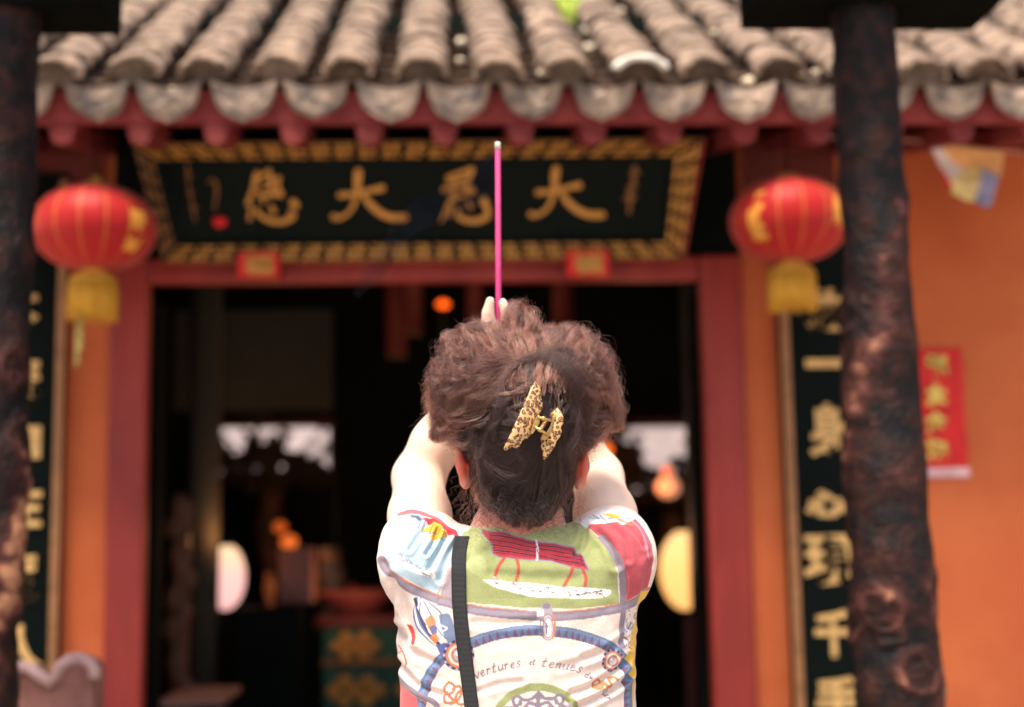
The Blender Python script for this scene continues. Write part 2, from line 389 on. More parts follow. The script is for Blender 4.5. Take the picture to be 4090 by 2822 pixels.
# frame: four sloping mitred members
b = MB()
for i in range(4):
    a, c = C4[i], C4[(i+1) % 4]; d, e = I4[(i+1) % 4], I4[i]
    P = [mp(*a), mp(*c), mp(*d), mp(*e)]; up = [P[0]+nn*.045, P[1]+nn*.045, P[2]+nn*.012, P[3]+nn*.012]; lo = [p+nn*.002 for p in P]
    b.add(lo+up, [(0,1,2,3), (4,5,6,7), (0,1,5,4), (1,2,6,5), (2,3,7,6), (3,0,4,7)])
b.build('frame', M['black_lac'], plq, bevel=.002)
def lerp2(a, b_, t): return (a[0]+(b_[0]-a[0])*t, a[1]+(b_[1]-a[1])*t)
def frame_pat(i, n, name):
    a, c = C4[i], C4[(i+1) % 4]; d, e = I4[(i+1) % 4], I4[i]; mb = MB()
    def q(t, s): p = lerp2(lerp2(a, c, t), lerp2(e, d, t), s); return mp(*p) + nn*(.0475-.033*s)
    def bar(t0, s0, t1, s1):
        P = [q(t0, s0), q(t1, s0), q(t1, s1), q(t0, s1)]; mb.prism(P, nn*.005)
    for k in range(n):
        t = k/n; w = 1/n; sh = (.12 if i in (0, 2) else 0)
        # key-fret unit: two hooked bars joined by a stem
        o_ = random.uniform(-.05, .05); bar(t+w*(.10+o_), .12, t+w*(.42+o_), .26); bar(t+w*(.50+o_), .10, t+w*(.80+o_), .26); bar(t+w*.14, .38, t+w*.40, .55); bar(t+w*.48, .40, t+w*.84, .54); bar(t+w*(.08-o_), .68, t+w*(.56-o_), .82); bar(t+w*(.64-o_), .70, t+w*(.80-o_), .84)
        bar(t+w*.30, .262, t+w*.38, .378); bar(t+w*.60, .262, t+w*.70, .398); bar(t+w*.24, .552, t+w*.34, .678)
        if random.random() < .5: bar(t+w*.84, .42, t+w*.94, .56)
    mb.build(name, M['gold'] if i != 3 else M['gold_dim'], plq)
frame_pat(0, 23, 'frame_ornament'); frame_pat(2, 23, 'frame_ornament'); frame_pat(1, 6, 'frame_ornament'); frame_pat(3, 6, 'frame_ornament')
def edge_strip(pts, w, m_, name):
    mb = MB(); mb.tube([mp(*p)+nn*.047 for p in pts], w, 6); mb.build(name, m_, plq)
edge_strip([C4[1], C4[2]], .006, M['red_paint'], 'frame_edge'); edge_strip([C4[0], C4[1]], .005, M['gold_dim'], 'frame_edge'); edge_strip([C4[3], C4[2]], .005, M['gold_dim'], 'frame_edge')
zx = lambda x, y: (850+.778*x, 600+.778*y)
def character(strokes, name, m_, label=None):
    mb = MB()
    for i, (pts, wid) in enumerate(strokes):
        brush(mb, [zx(*p) for p in pts], [w*.778*.84 for w in wid], mp, nn, .004+.0004*i, .001)
    o = mb.build(name, m_, plq); 
    if label: o['label'] = label
da1 = [([(748,110),(744,150),(742,200),(730,260),(700,315),(650,345),(622,340)], [44,46,34,26,22,24,36]),
       ([(655,228),(720,222),(790,208),(868,192)], [34,26,26,40]),
       ([(768,215),(800,265),(855,315),(920,342),(985,342)], [16,36,40,40,42])]
da2 = [([(x+1012 if i else x+1014, y-14) for i, (x, y) in enumerate(p)], w) for p, w in da1]
bei = [([(228,118),(222,150),(205,200),(182,270)], [34,40,20,30]), ([(232,140),(262,120),(290,104)], [20,16,28]), ([(290,110),(300,160),(300,220)], [26,22,18]),
       ([(262,160),(300,150),(340,140)], [14,18,24]), ([(250,196),(300,186),(338,176)], [14,16,22]), ([(238,240),(290,228),(350,218)], [14,22,34]), ([(345,140),(336,180),(350,230)], [18,16,26]),
       ([(205,200),(250,222),(262,262)], [12,14,18]),
       ([(222,300),(250,335),(310,362),(370,360),(412,335),(398,312)], [24,26,28,30,34,22]), ([(300,282),(312,312)], [16,34]), ([(412,262),(425,278)], [38,44]), ([(196,290),(190,350)], [16,20])]
ci = [([(1205,138),(1260,118),(1330,95)], [22,22,28]), ([(1330,98),(1318,140),(1300,160)], [30,24,18]), ([(1210,160),(1260,148),(1315,140)], [20,18,20]), ([(1186,200),(1250,184),(1310,176)], [28,20,22]),
      ([(1250,150),(1232,230),(1200,300),(1172,360)], [18,24,20,12]), ([(1225,250),(1260,238),(1290,226)], [26,20,18]), ([(1300,200),(1330,206)], [38,44]),
      ([(1262,300),(1262,335),(1310,358),(1370,355),(1412,328),(1398,262)], [20,28,30,34,34,30]), ([(1392,250),(1388,262)], [36,44]), ([(1310,262),(1322,290)], [16,24]), ([(1225,280),(1215,330)], [14,20])]
character(bei, 'character', M['gold_text'] if False else M['gold'], 'gold heart-based character at the left end of the plaque')
character(da1, 'character', M['gold'], 'gold character meaning great, left of the middle')
character(ci, 'character', M['gold'], 'gold heart-based character just left of the incense stick')
character(da2, 'character', M['gold'], 'gold character meaning great, right of the incense stick')
sm = [([(2165,85),(2160,150),(2150,200),(2145,250),(2135,320)], [26,22,20,24,16]), ([(2140,120),(2190,112)], [10,14]), ([(2120,190),(2175,182)], [10,14]), ([(2110,250),(2170,240)], [12,14]), ([(2170,150),(2125,230)], [10,12])]
character(sm, 'inscription', M['gold_dim'])
character([([(-28,160),(8,152),(20,190),(18,240),(10,300)], [8,14,16,14,10])], 'inscription', M['gold_dim'])
character([([(-130,80),(-122,180),(-105,270),(-90,360)], [16,10,12,10]), ([(-138,130),(-108,126)], [10,10]), ([(-130,220),(-98,214)], [10,10]), ([(-112,300),(-80,294)], [10,10])], 'inscription', M['gold_dim'])
b = MB(); p = mp(878, 882); b.ball(p+nn*.003, (.027, .008, .022), 10, .1); b.build('seal_mark', M['redpaper'], plq, True)
# paper charms on the lintel
for (x0, y0, x1, y1, lab) in ((950, 1008, 1116, 1108, 'square red paper charm with gold character on the lintel under the plaque, left one'), (2264, 1000, 2430, 1104, 'square red paper charm with gold character on the lintel under the plaque, right one')):
    YC = 5.185; a = W(x0, y1, YC); c = W(x1, y0, YC); b = MB(); b.box(a.x, c.x, YC-.004, YC, a.z, c.z)
    e = empty('paper_charm', ((a.x+c.x)/2, WY-.05, a.z), lab, 'paper charm', 'red paper charms stuck on the lintel')
    b.build('paper', M['redpaper'], e); b = MB(); b.box(a.x+.008, c.x-.008, YC+.001, WY-.046, a.z+.004, a.z+.05); b.build('support_block', M['red_paint'], e)
    text_obj('character', '福', (c.z-a.z)*.80, Vector(((a.x+c.x)/2, YC-.006, (a.z+c.z)/2)), Vector((1,0,0)), Vector((0,0,1)), M['gold'], e, .003, .004, (c.x-a.x)*.72)
# ------------------------------------------------------------------ couplet boards
def couplet(xl, xr, chars, cpx, lab, side, hs):
    zt_, zb2 = wz(880 if side > 0 else 700), .45
    YB_ = WY-.06
    e = empty('couplet_board', ((xl+xr)/2, YB_, zb2), lab, 'couplet board', 'black couplet boards beside the door')
    n = 8; P0 = []; 
    pts = [(xl, WY-.002), (xl, YB_+.02)] + [(xl+(xr-xl)*t, YB_+.018-.03*math.sin(math.pi*t)) for t in np.linspace(.02, .98, 9)] + [(xr, YB_+.02), (xr, WY-.002)]
    b = MB(); b.prism([(x, y, zb2) for x, y in pts], (0, 0, zt_-zb2)); b.build('board', M['black_lac'], e)
    gx = (wx(215, 1800, YB_), wx(246, 1800, YB_)) if side < 0 else (wx(3138, 1800, YB_), wx(3172, 1800, YB_))
    b = MB(); b.box(gx[0], gx[1], YB_-.006, YB_+.02, zb2+.03, zt_-.03); b.build('gold_trim', M['gold_edge'], e)
    o_ = xl+xr-gx[0]; b = MB(); b.box(o_-(gx[1]-gx[0]), o_, YB_-.006, YB_+.02, zb2+.03, zt_-.03); b.build('gold_trim', M['gold_edge'], e)
    for ch, (px, py, hh, ww) in zip(chars, cpx):
        p = W(px, py, YB_-.016); s = 5.29/FPX
        text_obj('character', ch, hh*s, Vector((p.x, YB_-.014, p.z)), Vector((1,0,0)), Vector((0,0,1)), M['gold_text'], e, .006, .006, ww*s)
couplet(wx(3108), wx(3108)+.345, '救一身心現千手', [(3292,1235,175,170),(3290,1450,34,150),(3305,1715,215,150),(3300,2010,110,170),(3310,2235,200,200),(3330,2530,185,150),(3345,2790,170,170)],
        'black couplet board with gold characters hanging right of the door under a lantern', 1, None)
couplet(wx(268)-.345, wx(268), '大悲自在度人', [(60,1210,150,190),(62,1510,170,200),(70,1755,150,180),(66,2020,170,190),(62,2300,200,170),(76,2590,180,190)],
        'black couplet board with gold characters left of the door, half behind left post', -1, None)
# ------------------------------------------------------------------ red banner on the right wall
a = W(3640, 1868, WY-.02); c = W(3842, 1388, WY-.02)
e = empty('wall_banner', ((a.x+c.x)/2, WY, a.z), 'vertical red paper banner with four yellow characters on the orange wall', 'banner')
b = MB(); n = 14; V = []; F = []
for i in range(n+1):
    z = a.z+(c.z-a.z)*i/n; y = WY-.012-.006*math.sin(i*.7)
    V += [(a.x, y-.002, z), (c.x, y, z), (c.x, y+.003, z), (a.x, y+.001, z)]
for i in range(n):
    for q in range(4): F.append((i*4+q, i*4+(q+1) % 4, i*4+4+(q+1) % 4, i*4+4+q))
mesh('paper', V, F, M['redpaper'], e)
b = MB(); a2 = W(3650, 1906, WY-.02); b.box(a.x+.01, c.x+.004, WY-.016, WY-.008, a2.z, a.z-.001); b.build('pale_border', M['pinkpaper'], e)
for ch, py in zip('福大金海', (1460, 1578, 1686, 1800)):
    p = W(3738, py, WY-.02); text_obj('character', ch, 92*WY/FPX, Vector((p.x, WY-.024, p.z)), Vector((1,0,0)), Vector((0,0,1)), M['yellow'], e, .003, .010, 92*WY/FPX)
# ------------------------------------------------------------------ flag on a string
M['cord'] = mat('pale_cord', (.75,.45,.40), .8)
e = empty('prayer_flag', W(3860, 830, 5.0), 'small folded cloth flag striped white, red, yellow and blue hanging from a string', 'flag')
YF = 5.0
def fl(p): return W(p[0], p[1], YF+.015*math.sin(p[0]*.03)+.01*math.sin(p[1]*.05))
def flagpart(name, poly, colr, dy=0.0):
    m_ = mat('flag_cloth_'+name, colr, .8, scale=25, var=.12, bump=.1); b = MB()
    # subdivide polygon as a fan with wavy depth
    c = (sum(p[0] for p in poly)/len(poly), sum(p[1] for p in poly)/len(poly)); n = len(poly)
    o1 = Vector((0, dy, 0)); V = [fl(c)+o1] + [fl(p)+o1 for p in poly]; V2 = [v+Vector((0, .0015, 0)) for v in V]; k = n+1
    F = [(0, 1+i, 1+(i+1) % n) for i in range(n)] + [(k, k+1+(i+1) % n, k+1+i) for i in range(n)] + [(1+i, k+1+i, k+1+(i+1) % n, 1+(i+1) % n) for i in range(n)]
    b.add(V+V2, F); b.build(name, m_, e)
flagpart('white_stripe', [(3708,568),(3760,590),(3800,640),(3846,672),(3826,706),(3792,712),(3752,660)], (.80,.68,.68))
flagpart('red_stripe', [(3752,660),(3792,712),(3806,745),(3780,742),(3760,700)], (.65,.04,.05), .002)
flagpart('orange_panel', [(3730,572),(3872,590),(4014,606),(4000,700),(3990,706),(3925,672),(3846,672),(3800,640),(3760,590)], (.82,.42,.16), .003)
flagpart('yellow_panel', [(3846,672),(3925,672),(3916,720),(3900,800),(3870,806),(3800,770),(3806,745),(3792,712),(3826,706)], (.85,.68,.30), .001)
flagpart('blue_stripe', [(3925,672),(3990,706),(3974,760),(3958,822),(3930,828),(3892,804),(3916,720)], (.32,.32,.52), -.002)
e2 = empty('flag_string', W(3660, 566, 5.0), 'thin pale string strung along the orange wall above the flag', 'string')
b = MB(); b.tube([W(x, y, 5.01) for x, y in ((3150,545),(3400,548),(3700,565),(3860,586),(4014,604),(4090,612),(4300,650),(4700,740))], .0028, 6); b.build('twine', M['cord'], e2)
# ------------------------------------------------------------------ lanterns
def lantern_mat(name, az_list):
    m, nt, b = nodemat(name); N = nt.nodes; L = nt.links
    tc = N.new('ShaderNodeTexCoord'); sx = N.new('ShaderNodeSeparateXYZ'); L.new(tc.outputs['Object'], sx.inputs[0])
    at = N.new('ShaderNodeMath'); at.operation = 'ARCTAN2'; L.new(sx.outputs['X'], at.inputs[0]); 
    ng = N.new('ShaderNodeMath'); ng.operation = 'MULTIPLY'; ng.inputs[1].default_value = -1; L.new(sx.outputs['Y'], ng.inputs[0]); L.new(ng.outputs[0], at.inputs[1])
    def math_(op, a, bb=None):
        n = N.new('ShaderNodeMath'); n.operation = op
        for i, v in enumerate((a, bb)):
            if v is None: continue
            if isinstance(v, (int, float)): n.inputs[i].default_value = v
            else: L.new(v, n.inputs[i])
        return n.outputs[0]
    ns = N.new('ShaderNodeTexNoise'); ns.inputs['Scale'].default_value = 16; ns.inputs['Detail'].default_value = 3; L.new(tc.outputs['Object'], ns.inputs['Vector'])
    tot = None
    for az, wdt, zc, zh in az_list:
        d = math_('ABSOLUTE', math_('SUBTRACT', at.outputs[0], az)); m1 = math_('LESS_THAN', d, wdt)
        dz = math_('ABSOLUTE', math_('SUBTRACT', sx.outputs['Z'], zc)); m2 = math_('LESS_THAN', dz, zh)
        mm = math_('MULTIPLY', m1, m2); mm = math_('MULTIPLY', mm, math_('GREATER_THAN', ns.outputs['Fac'], .47))
        tot = mm if tot is None else math_('MAXIMUM', tot, mm)
    # thin gold seams every 24 degrees
    fr_ = math_('FRACT', math_('ADD', math_('MULTIPLY', at.outputs[0], 15/(2*math.pi)), 10.5)); seam = math_('LESS_THAN', math_('ABSOLUTE', math_('SUBTRACT', fr_, .5)), .04)
    seam = math_('MULTIPLY', seam, .38); tot = math_('MAXIMUM', tot, seam)
    mx = N.new('ShaderNodeMix'); mx.data_type = 'RGBA'; L.new(tot, mx.inputs[0]); mx.inputs[6].default_value = (.45,.007,.009,1); mx.inputs[7].default_value = (.80,.36,.05,1)
    L.new(mx.outputs[2], b.inputs['Base Color']); b.inputs['Roughness'].default_value = .55; b.inputs['Specular IOR Level'].default_value = .3; b.inputs['Sheen Weight'].default_value = .15
    b.inputs['Subsurface Weight'].default_value = .15; b.inputs['Subsurface Radius'].default_value = (1, .1, .05); b.inputs['Subsurface Scale'].default_value = .03
    return m
M['lgold'] = mat('lantern_gold_trim', (.80,.48,.07), .4, metal=.3, scale=30)
M['fringe'] = mat('golden_yellow_fringe', (.62,.30,.018), .6, col2=(.80,.44,.04), scale=30, stretch=(8,8,.4), bump=.3)
M['pale_tassel'] = mat('faded_tassel_cord', (.50,.42,.14), .8)
def lantern(cpx, cpy, hw, hh, Y, lab, knob, mt, tail):
    c = W(cpx, cpy, Y); s = Y/FPX; a, h = hw*s, hh*s
    e = empty('paper_lantern', c-Vector((0,0,h)), lab, 'lantern', 'red lanterns hanging under the eave')
    mb = MB(); prof = []
    for i in range(25):
        t = -1+2*i/24; an = t*math.pi/2*.93; prof.append((a*math.cos(an)**.86*(1), h*math.sin(an)/math.sin(math.pi/2*.93)))
    mb.lathe((0,0,0), prof, 120, lambda an, z: 1-.013*abs(math.sin(an*7.5))**.5+.0)
    o = mb.build('silk_body', mt, None, True); o.parent = e; o.location = (0, 0, h)
    for sgn in (1, -1):
        mb = MB(); mb.lathe((c.x, c.y, c.z+sgn*h*.985-.012), [(a*.19,0),(a*.2,.006),(a*.2,.02),(a*.18,.026)], 30); mb.build('gold_collar', M['lgold'], e, True)
    if knob: mb = MB(); mb.ball((c.x+.004, c.y, c.z+h+.022), .017, 10); mb.lathe((c.x, c.y, c.z+h-.002), [(.02,0),(.012,.01),(.006,.02)], 12); mb.build('gold_knob', M['lgold'], e, True)
    # gold cap ring and fringe skirt
    zt_ = c.z-h-.012; r0 = 94*s
    mb = MB(); mb.lathe((c.x, c.y, zt_-.03), [(r0*.45,.035),(r0*.75,.028),(r0*.98,.012),(r0,0),(r0*.96,-.006)], 36); mb.build('fringe_cap', M['lgold'], e, True)
    mb = MB()
    for k in range(90):
        an = 2*math.pi*k/90+random.uniform(-.02,.02); rr = r0*random.uniform(.95,1.0); ln = 150*s*random.uniform(.93,1.05); sw = random.uniform(-.004,.004)
        x, y = c.x+rr*math.cos(an), c.y+rr*math.sin(an)
        mb.tube([(x, y, zt_-.028), (x+sw*.5, y, zt_-.03-ln*.5), (x+sw, y+sw, zt_-.03-ln)], [.0042,.0046,.003], 5)
    mb.build('fringe', M['fringe'], e, True)
    if tail:
        mb = MB(); x = W(325, 1250, Y).x
        for k in range(10): mb.tube([(x+random.uniform(-.006,.006), c.y-.02, zt_-.03-.02), (x+random.uniform(-.012,.012), c.y-.02, zt_-.03-240*s), (x-.008+random.uniform(-.014,.014), c.y-.02, zt_-.03-350*s*random.uniform(.9,1))], [.003,.003,.002], 5)
        mb.build('hanging_tail', M['pale_tassel'], e, True)
    mb = MB(); mb.tube([(c.x, c.y, c.z+h), (c.x-.002, c.y-.01, c.z+h+.18), (c.x, c.y-.02, EZ+.02)], .0035, 6); mb.build('hanging_cord', M['black_wood'], e)
lantern(377, 912, 248, 172, 4.92, 'red lantern left of the door with thin faded tail below its fringe', True, lantern_mat('red_lantern_silk', [(.98,.16,-.03,.07)]), True)
lantern(3152, 880, 246, 176, 4.92, 'red lantern right of the door with gold patterns on both sides', False, lantern_mat('red_lantern_silk_gold', [(-.84,.17,-.01,.085),(.74,.17,.02,.08)]), False)
# ------------------------------------------------------------------ incense pavilion with two carved posts
pav = empty('incense_pavilion', (W(1700, 1500, 3.8).x, 3.8, 0), 'open incense pavilion with two dark dragon carved posts framing the view', 'pavilion')
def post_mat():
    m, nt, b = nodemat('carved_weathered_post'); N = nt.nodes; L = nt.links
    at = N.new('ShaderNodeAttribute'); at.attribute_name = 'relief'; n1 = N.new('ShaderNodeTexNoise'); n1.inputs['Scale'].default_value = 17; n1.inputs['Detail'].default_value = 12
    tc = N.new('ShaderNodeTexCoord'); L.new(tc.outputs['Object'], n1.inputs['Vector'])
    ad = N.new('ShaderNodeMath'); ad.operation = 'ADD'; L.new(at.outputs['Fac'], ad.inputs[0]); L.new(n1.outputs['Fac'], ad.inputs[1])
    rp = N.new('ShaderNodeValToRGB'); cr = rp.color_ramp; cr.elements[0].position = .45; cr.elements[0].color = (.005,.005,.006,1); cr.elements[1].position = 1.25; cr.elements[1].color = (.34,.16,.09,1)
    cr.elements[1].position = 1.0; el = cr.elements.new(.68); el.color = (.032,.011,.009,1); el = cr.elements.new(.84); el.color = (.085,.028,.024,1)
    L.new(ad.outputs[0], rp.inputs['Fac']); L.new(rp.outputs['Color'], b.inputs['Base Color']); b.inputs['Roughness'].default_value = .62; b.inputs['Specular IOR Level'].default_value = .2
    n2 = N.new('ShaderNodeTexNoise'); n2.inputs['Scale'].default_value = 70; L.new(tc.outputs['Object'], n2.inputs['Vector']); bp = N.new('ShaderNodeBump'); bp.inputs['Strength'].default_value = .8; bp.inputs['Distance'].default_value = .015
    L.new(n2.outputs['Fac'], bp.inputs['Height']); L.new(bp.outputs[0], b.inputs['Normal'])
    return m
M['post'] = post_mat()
def vnoise(P, s, seed=0):
    """smooth value noise on points (n,3) -> -1..1"""
    Q = P*s+seed*17.3; i = np.floor(Q).astype(np.int64); f = Q-i; f = f*f*(3-2*f)
    def h(a, b_, c): 
        n = (a*374761393+b_*668265263+c*2147483647+seed*974711) & 0x7fffffff; n = (n ^ (n >> 13))*1274126177 & 0x7fffffff; n = n ^ (n >> 16)
        return (n & 0xffff)/32767.5-1
    r_ = 0
    for dx in (0, 1):
        for dy in (0, 1):
            for dz in (0, 1):
                w = (f[:,0] if dx else 1-f[:,0])*(f[:,1] if dy else 1-f[:,1])*(f[:,2] if dz else 1-f[:,2]); r_ = r_+w*h(i[:,0]+dx, i[:,1]+dy, i[:,2]+dz)
    return r_
def carved_post(cx, seed, r_top, r_bot, twist):
    nz, na = 520, 150; z = np.linspace(.12, 2.78, nz); a = np.linspace(0, 2*np.pi, na, endpoint=False); Z, A = np.meshgrid(z, a, indexing='ij')
    base = np.interp(Z, [0, 1.0, 1.45, 2.1, 2.8], [r_bot*1.03, r_bot, (r_bot*.9+r_top*.1), r_top, r_top*.98])
    P = np.stack([np.cos(A)*.1, np.sin(A)*.1, Z], -1).reshape(-1, 3)
    # dragon body: thick coil winding up the post with scale ripple along it
    ph = np.mod(A*1.0-Z*twist+seed*1.3+.8*vnoise(P, 3.2, seed).reshape(Z.shape), 2*np.pi); d = np.minimum(ph, 2*np.pi-ph)
    coil = np.exp(-(d/.55)**2); ripple = .5+.5*np.sin(Z*95+A*3); rel = coil*(.75+.25*ripple)
    # cloud curls: ring shapes around scattered centres
    rs = np.random.default_rng(seed); wa = vnoise(P, 13, seed+5).reshape(Z.shape)*.016+vnoise(P, 34, seed+6).reshape(Z.shape)*.006; wb = vnoise(P, 13, seed+7).reshape(Z.shape)*.018+vnoise(P, 34, seed+8).reshape(Z.shape)*.006; Z0 = Z; Z = Z+wb
    for k in range(30):
        cz, ca, rr = rs.uniform(.15, 2.0), rs.uniform(0, 2*np.pi), rs.uniform(.022, .06)
        da = (np.mod(A-ca+np.pi, 2*np.pi)-np.pi)*.115+wa; q = np.sqrt(da**2+(Z-cz)**2); ring = np.exp(-((q-rr)/.012)**2)+.6*np.exp(-(q/(rr*.45))**2)
        sp_ = np.exp(-((q-rr*.5-.006*np.mod(np.arctan2(Z-cz, da), 2*np.pi))/.009)**2)*(q < rr*1.3); rel = np.maximum(rel, np.maximum(ring*.8, sp_)*.62)
    Z = Z0; nz1 = vnoise(P, 9, seed+2).reshape(Z.shape); nz2 = vnoise(P, 26, seed+3).reshape(Z.shape)
    amp = np.interp(Z, [0, 1.9, 2.3, 2.8], [.015, .013, .009, .005]); rad = base-.010+amp*rel+.009*nz1+.004*nz2
    V = np.stack([cx+rad*np.cos(A), 3.8+rad*np.sin(A), Z], -1).reshape(-1, 3)
    i, j = np.meshgrid(np.arange(nz-1), np.arange(na), indexing='ij'); j2 = (j+1) % na
    F = np.stack([i*na+j, i*na+j2, (i+1)*na+j2, (i+1)*na+j], -1).reshape(-1, 4)
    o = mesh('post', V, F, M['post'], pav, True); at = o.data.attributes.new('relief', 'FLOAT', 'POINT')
    top_shade = np.interp(Z, [0, 1.5, 1.85, 2.3, 2.8], [.36, .34, .22, .06, .0])  # darker upwards: shade of the pavilion roof put into the post colour
    at.data.foreach_set('value', ((rel*1.2-.15)*top_shade+top_shade*.25+nz1*.10*np.minimum(1, top_shade*4)).ravel().astype(np.float32))
    b = MB(); b.lathe((cx, 3.8, 0), [(.19,0),(.2,.02),(.2,.07),(.16,.1),(.14,.125)], 32); b.build('post_base', M['pav_wood'], pav, True)
    return o
s38 = 3.8/FPX
xR = W(3520, 1500, 3.8).x; xLp = W(-40, 1500, 3.8).x
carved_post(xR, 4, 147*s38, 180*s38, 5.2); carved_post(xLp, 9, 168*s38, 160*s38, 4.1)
zR, zL = W(3480, 124, 3.94).z, W(245, 142, 3.94).z
for (x0, x1, z) in ((W(2952, 60, 3.94).x, W(4030, 60, 3.68).x, zR), (W(-560, 60, 3.68).x, W(490, 60, 3.94).x, zL)):
    b = MB(); b.box(x0, x1, 3.68, 3.94, z, 3.02); b.build('bracket', M['pav_wood'], pav, bevel=.01)
b = MB(); b.box(-2.4, 3.0, 3.70, 3.92, 3.025, 3.16); b.build('beam', M['pav_wood'], pav, bevel=.01)
b = MB(); b.prism([(-2.7, 3.35, 3.16), (-2.7, 3.35, 3.21), (-2.7, 3.81, 3.50), (-2.7, 4.25, 3.21), (-2.7, 4.25, 3.16)], (6.0, 0, 0)); b.build('roof', M['pav_tile'], pav)
# ------------------------------------------------------------------ carved stone baluster at lower left
M['pinkstone'] = mat('pale_weathered_stone', (.14,.05,.04), .8, col2=(.28,.13,.11), scale=9, bump=.5)
e = empty('carved_baluster', W(235, 2822, 4.3)*1.0, 'pinkish stone baluster with two scrolled lobes at the bottom left corner', 'baluster')
e.location.z = .0; bpy.context.view_layer.update(); Yb = 4.3; sb = Yb/FPX
def bp_(px, py): return W(px, py, Yb)
b = MB()
pts = [(72,2860),(78,2740),(86,2672),(110,2650),(150,2662),(186,2690),(222,2716),(250,2690),(268,2650),(300,2625),(340,2618),(380,2634),(404,2668),(398,2720),(392,2860)]
b.prism([bp_(*p)-Vector((0,.07,0)) for p in pts], (0, .14, 0)); o = b.build('scrolled_top', M['pinkstone'], e, bevel=.014)
b = MB()
for ring in ([(88,2700),(84,2672),(112,2650),(150,2662),(190,2692),(224,2716),(250,2690),(268,2650),(302,2625),(345,2618),(384,2640),(402,2672),(398,2700)],):
    b.tube([bp_(*p)-Vector((0,.07,0)) for p in ring], .017, 8)
if 0: b.tube([bp_(330+46*math.cos(t)*(1-t/14), 2730+40*math.sin(t)*(1-t/14))-Vector((0,.072,0)) for t in np.linspace(0, 7.5, 26)], .010, 7)
if 0: b.tube([bp_(130+30*math.cos(t)*(1-t/14), 2760+34*math.sin(t)*(1-t/14))-Vector((0,.072,0)) for t in np.linspace(0, 7.5, 26)], .009, 7)
b.build('scroll_rim', M['pinkpaper'] if False else mat('pale_stone_rim', (.34,.20,.20), .8, col2=(.52,.36,.36), scale=14, bump=.3), e, True)
p = bp_(235, 2860); b = MB(); b.box(p.x-.12, p.x+.12, Yb-.075, Yb+.075, 0, p.z-.002); b.build('shaft', M['pinkstone'], e, bevel=.01)
# ------------------------------------------------------------------ things inside the hall
M['lampglow'] = mat('warm_lamp_glow', (.9,.75,.5), .5, emit=(1.0,.60,.22), estr=1.5)
def glow(name, c, st):
    m, nt, b = nodemat(name); b.inputs['Base Color'].default_value = (*c, 1); b.inputs['Emission Color'].default_value = (*c, 1); b.inputs['Emission Strength'].default_value = st
    return m
M['oval_glow'] = None
def oval_mat(name, lo, hi, st):
    m, nt, b = nodemat(name); N = nt.nodes; L = nt.links
    tc = N.new('ShaderNodeTexCoord'); sx = N.new('ShaderNodeSeparateXYZ'); L.new(tc.outputs['Generated'], sx.inputs[0]); rp = N.new('ShaderNodeValToRGB')
    rp.color_ramp.elements[0].position = .5; rp.color_ramp.elements[0].color = (*lo, 1); rp.color_ramp.elements[1].position = .95; rp.color_ramp.elements[1].color = (*hi, 1)
    L.new(sx.outputs['Z'], rp.inputs[0]); L.new(rp.outputs[0], b.inputs['Emission Color']); b.inputs['Emission Strength'].default_value = st; b.inputs['Base Color'].default_value = (.5,.45,.4,1)
    return m
def oval_lamp(px, py, hw, hh, Y, lab, m_):
    c = W(px, py, Y); s = Y/FPX
    e = empty('oval_lamp', (c.x, Y, .32), lab, 'lamp', 'oval lamps inside the hall')
    b = MB(); b.ball(c, (hw*s, .05, hh*s), 24); b.build('glowing_shade', m_, e, True)
    b = MB(); b.lathe((c.x, Y, .322), [(.14,0),(.15,.02),(.03,.05),(.02,.1),(.02,c.z-hh*s-.32)], 16); b.build('stand', M['black_wood'], e, True)
    b = MB(); b.lathe((c.x, Y, c.z+hh*s-.01), [(.06,0),(.05,.02),(.012,.05)], 14); b.build('cap', M['black_wood'], e, True)
oval_lamp(900, 2303, 78, 128, 7.4, 'pinkish white oval lamp glowing at the left inside the hall', oval_mat('pink_lamp_shade', (.95,.50,.46), (1.0,.66,.36), .62))
oval_lamp(2742, 2275, 108, 160, 7.4, 'yellow oval lamp glowing at the right inside the hall', oval_mat('amber_lamp_shade', (1.0,.48,.13), (1.0,.58,.22), .72))
# inner pillars that cut the lamps
M['carved_brown'] = mat('carved_brown_wood', (.02,.016,.012), .6, col2=(.22,.09,.045), scale=5, bump=.8, bscale=18)
M['grey_cloth'] = mat('grey_green_drape', (.045,.042,.03), .9, col2=(.075,.068,.05), scale=3, stretch=(4,4,.2))
x0, x1 = W(762, 2300, 7.2).x, W(888, 2300, 7.2).x
def hall_pillar(x0, x1, zt, lab, mt):
    e = empty('inner_pillar', ((x0+x1)/2, 7.1, .32), lab, 'pillar')
    b = MB(); r_ = (x1-x0)/2; b.lathe(((x0+x1)/2, 7.1, .44), [(r_,0),(r_,zt-.44)], 28); b.build('shaft', mt, e, True)
    b = MB(); b.lathe(((x0+x1)/2, 7.1, .322), [(r_*1.3,0),(r_*1.35,.05),(r_*1.1,.11)], 28); b.build('plinth', M['carved_brown'], e, True)
hall_pillar(x0, x1, 3.28, 'grey green pillar inside the hall, cutting off the pinkish lamp', M['grey_cloth'])
hall_pillar(W(2742, 2300, 7.2).x, W(2830, 2300, 7.2).x, 3.28, 'dark pillar inside the hall beside the yellow lamp', mat('blue_grey_pillar', (.03,.033,.042), .8, col2=(.07,.07,.085), scale=4))
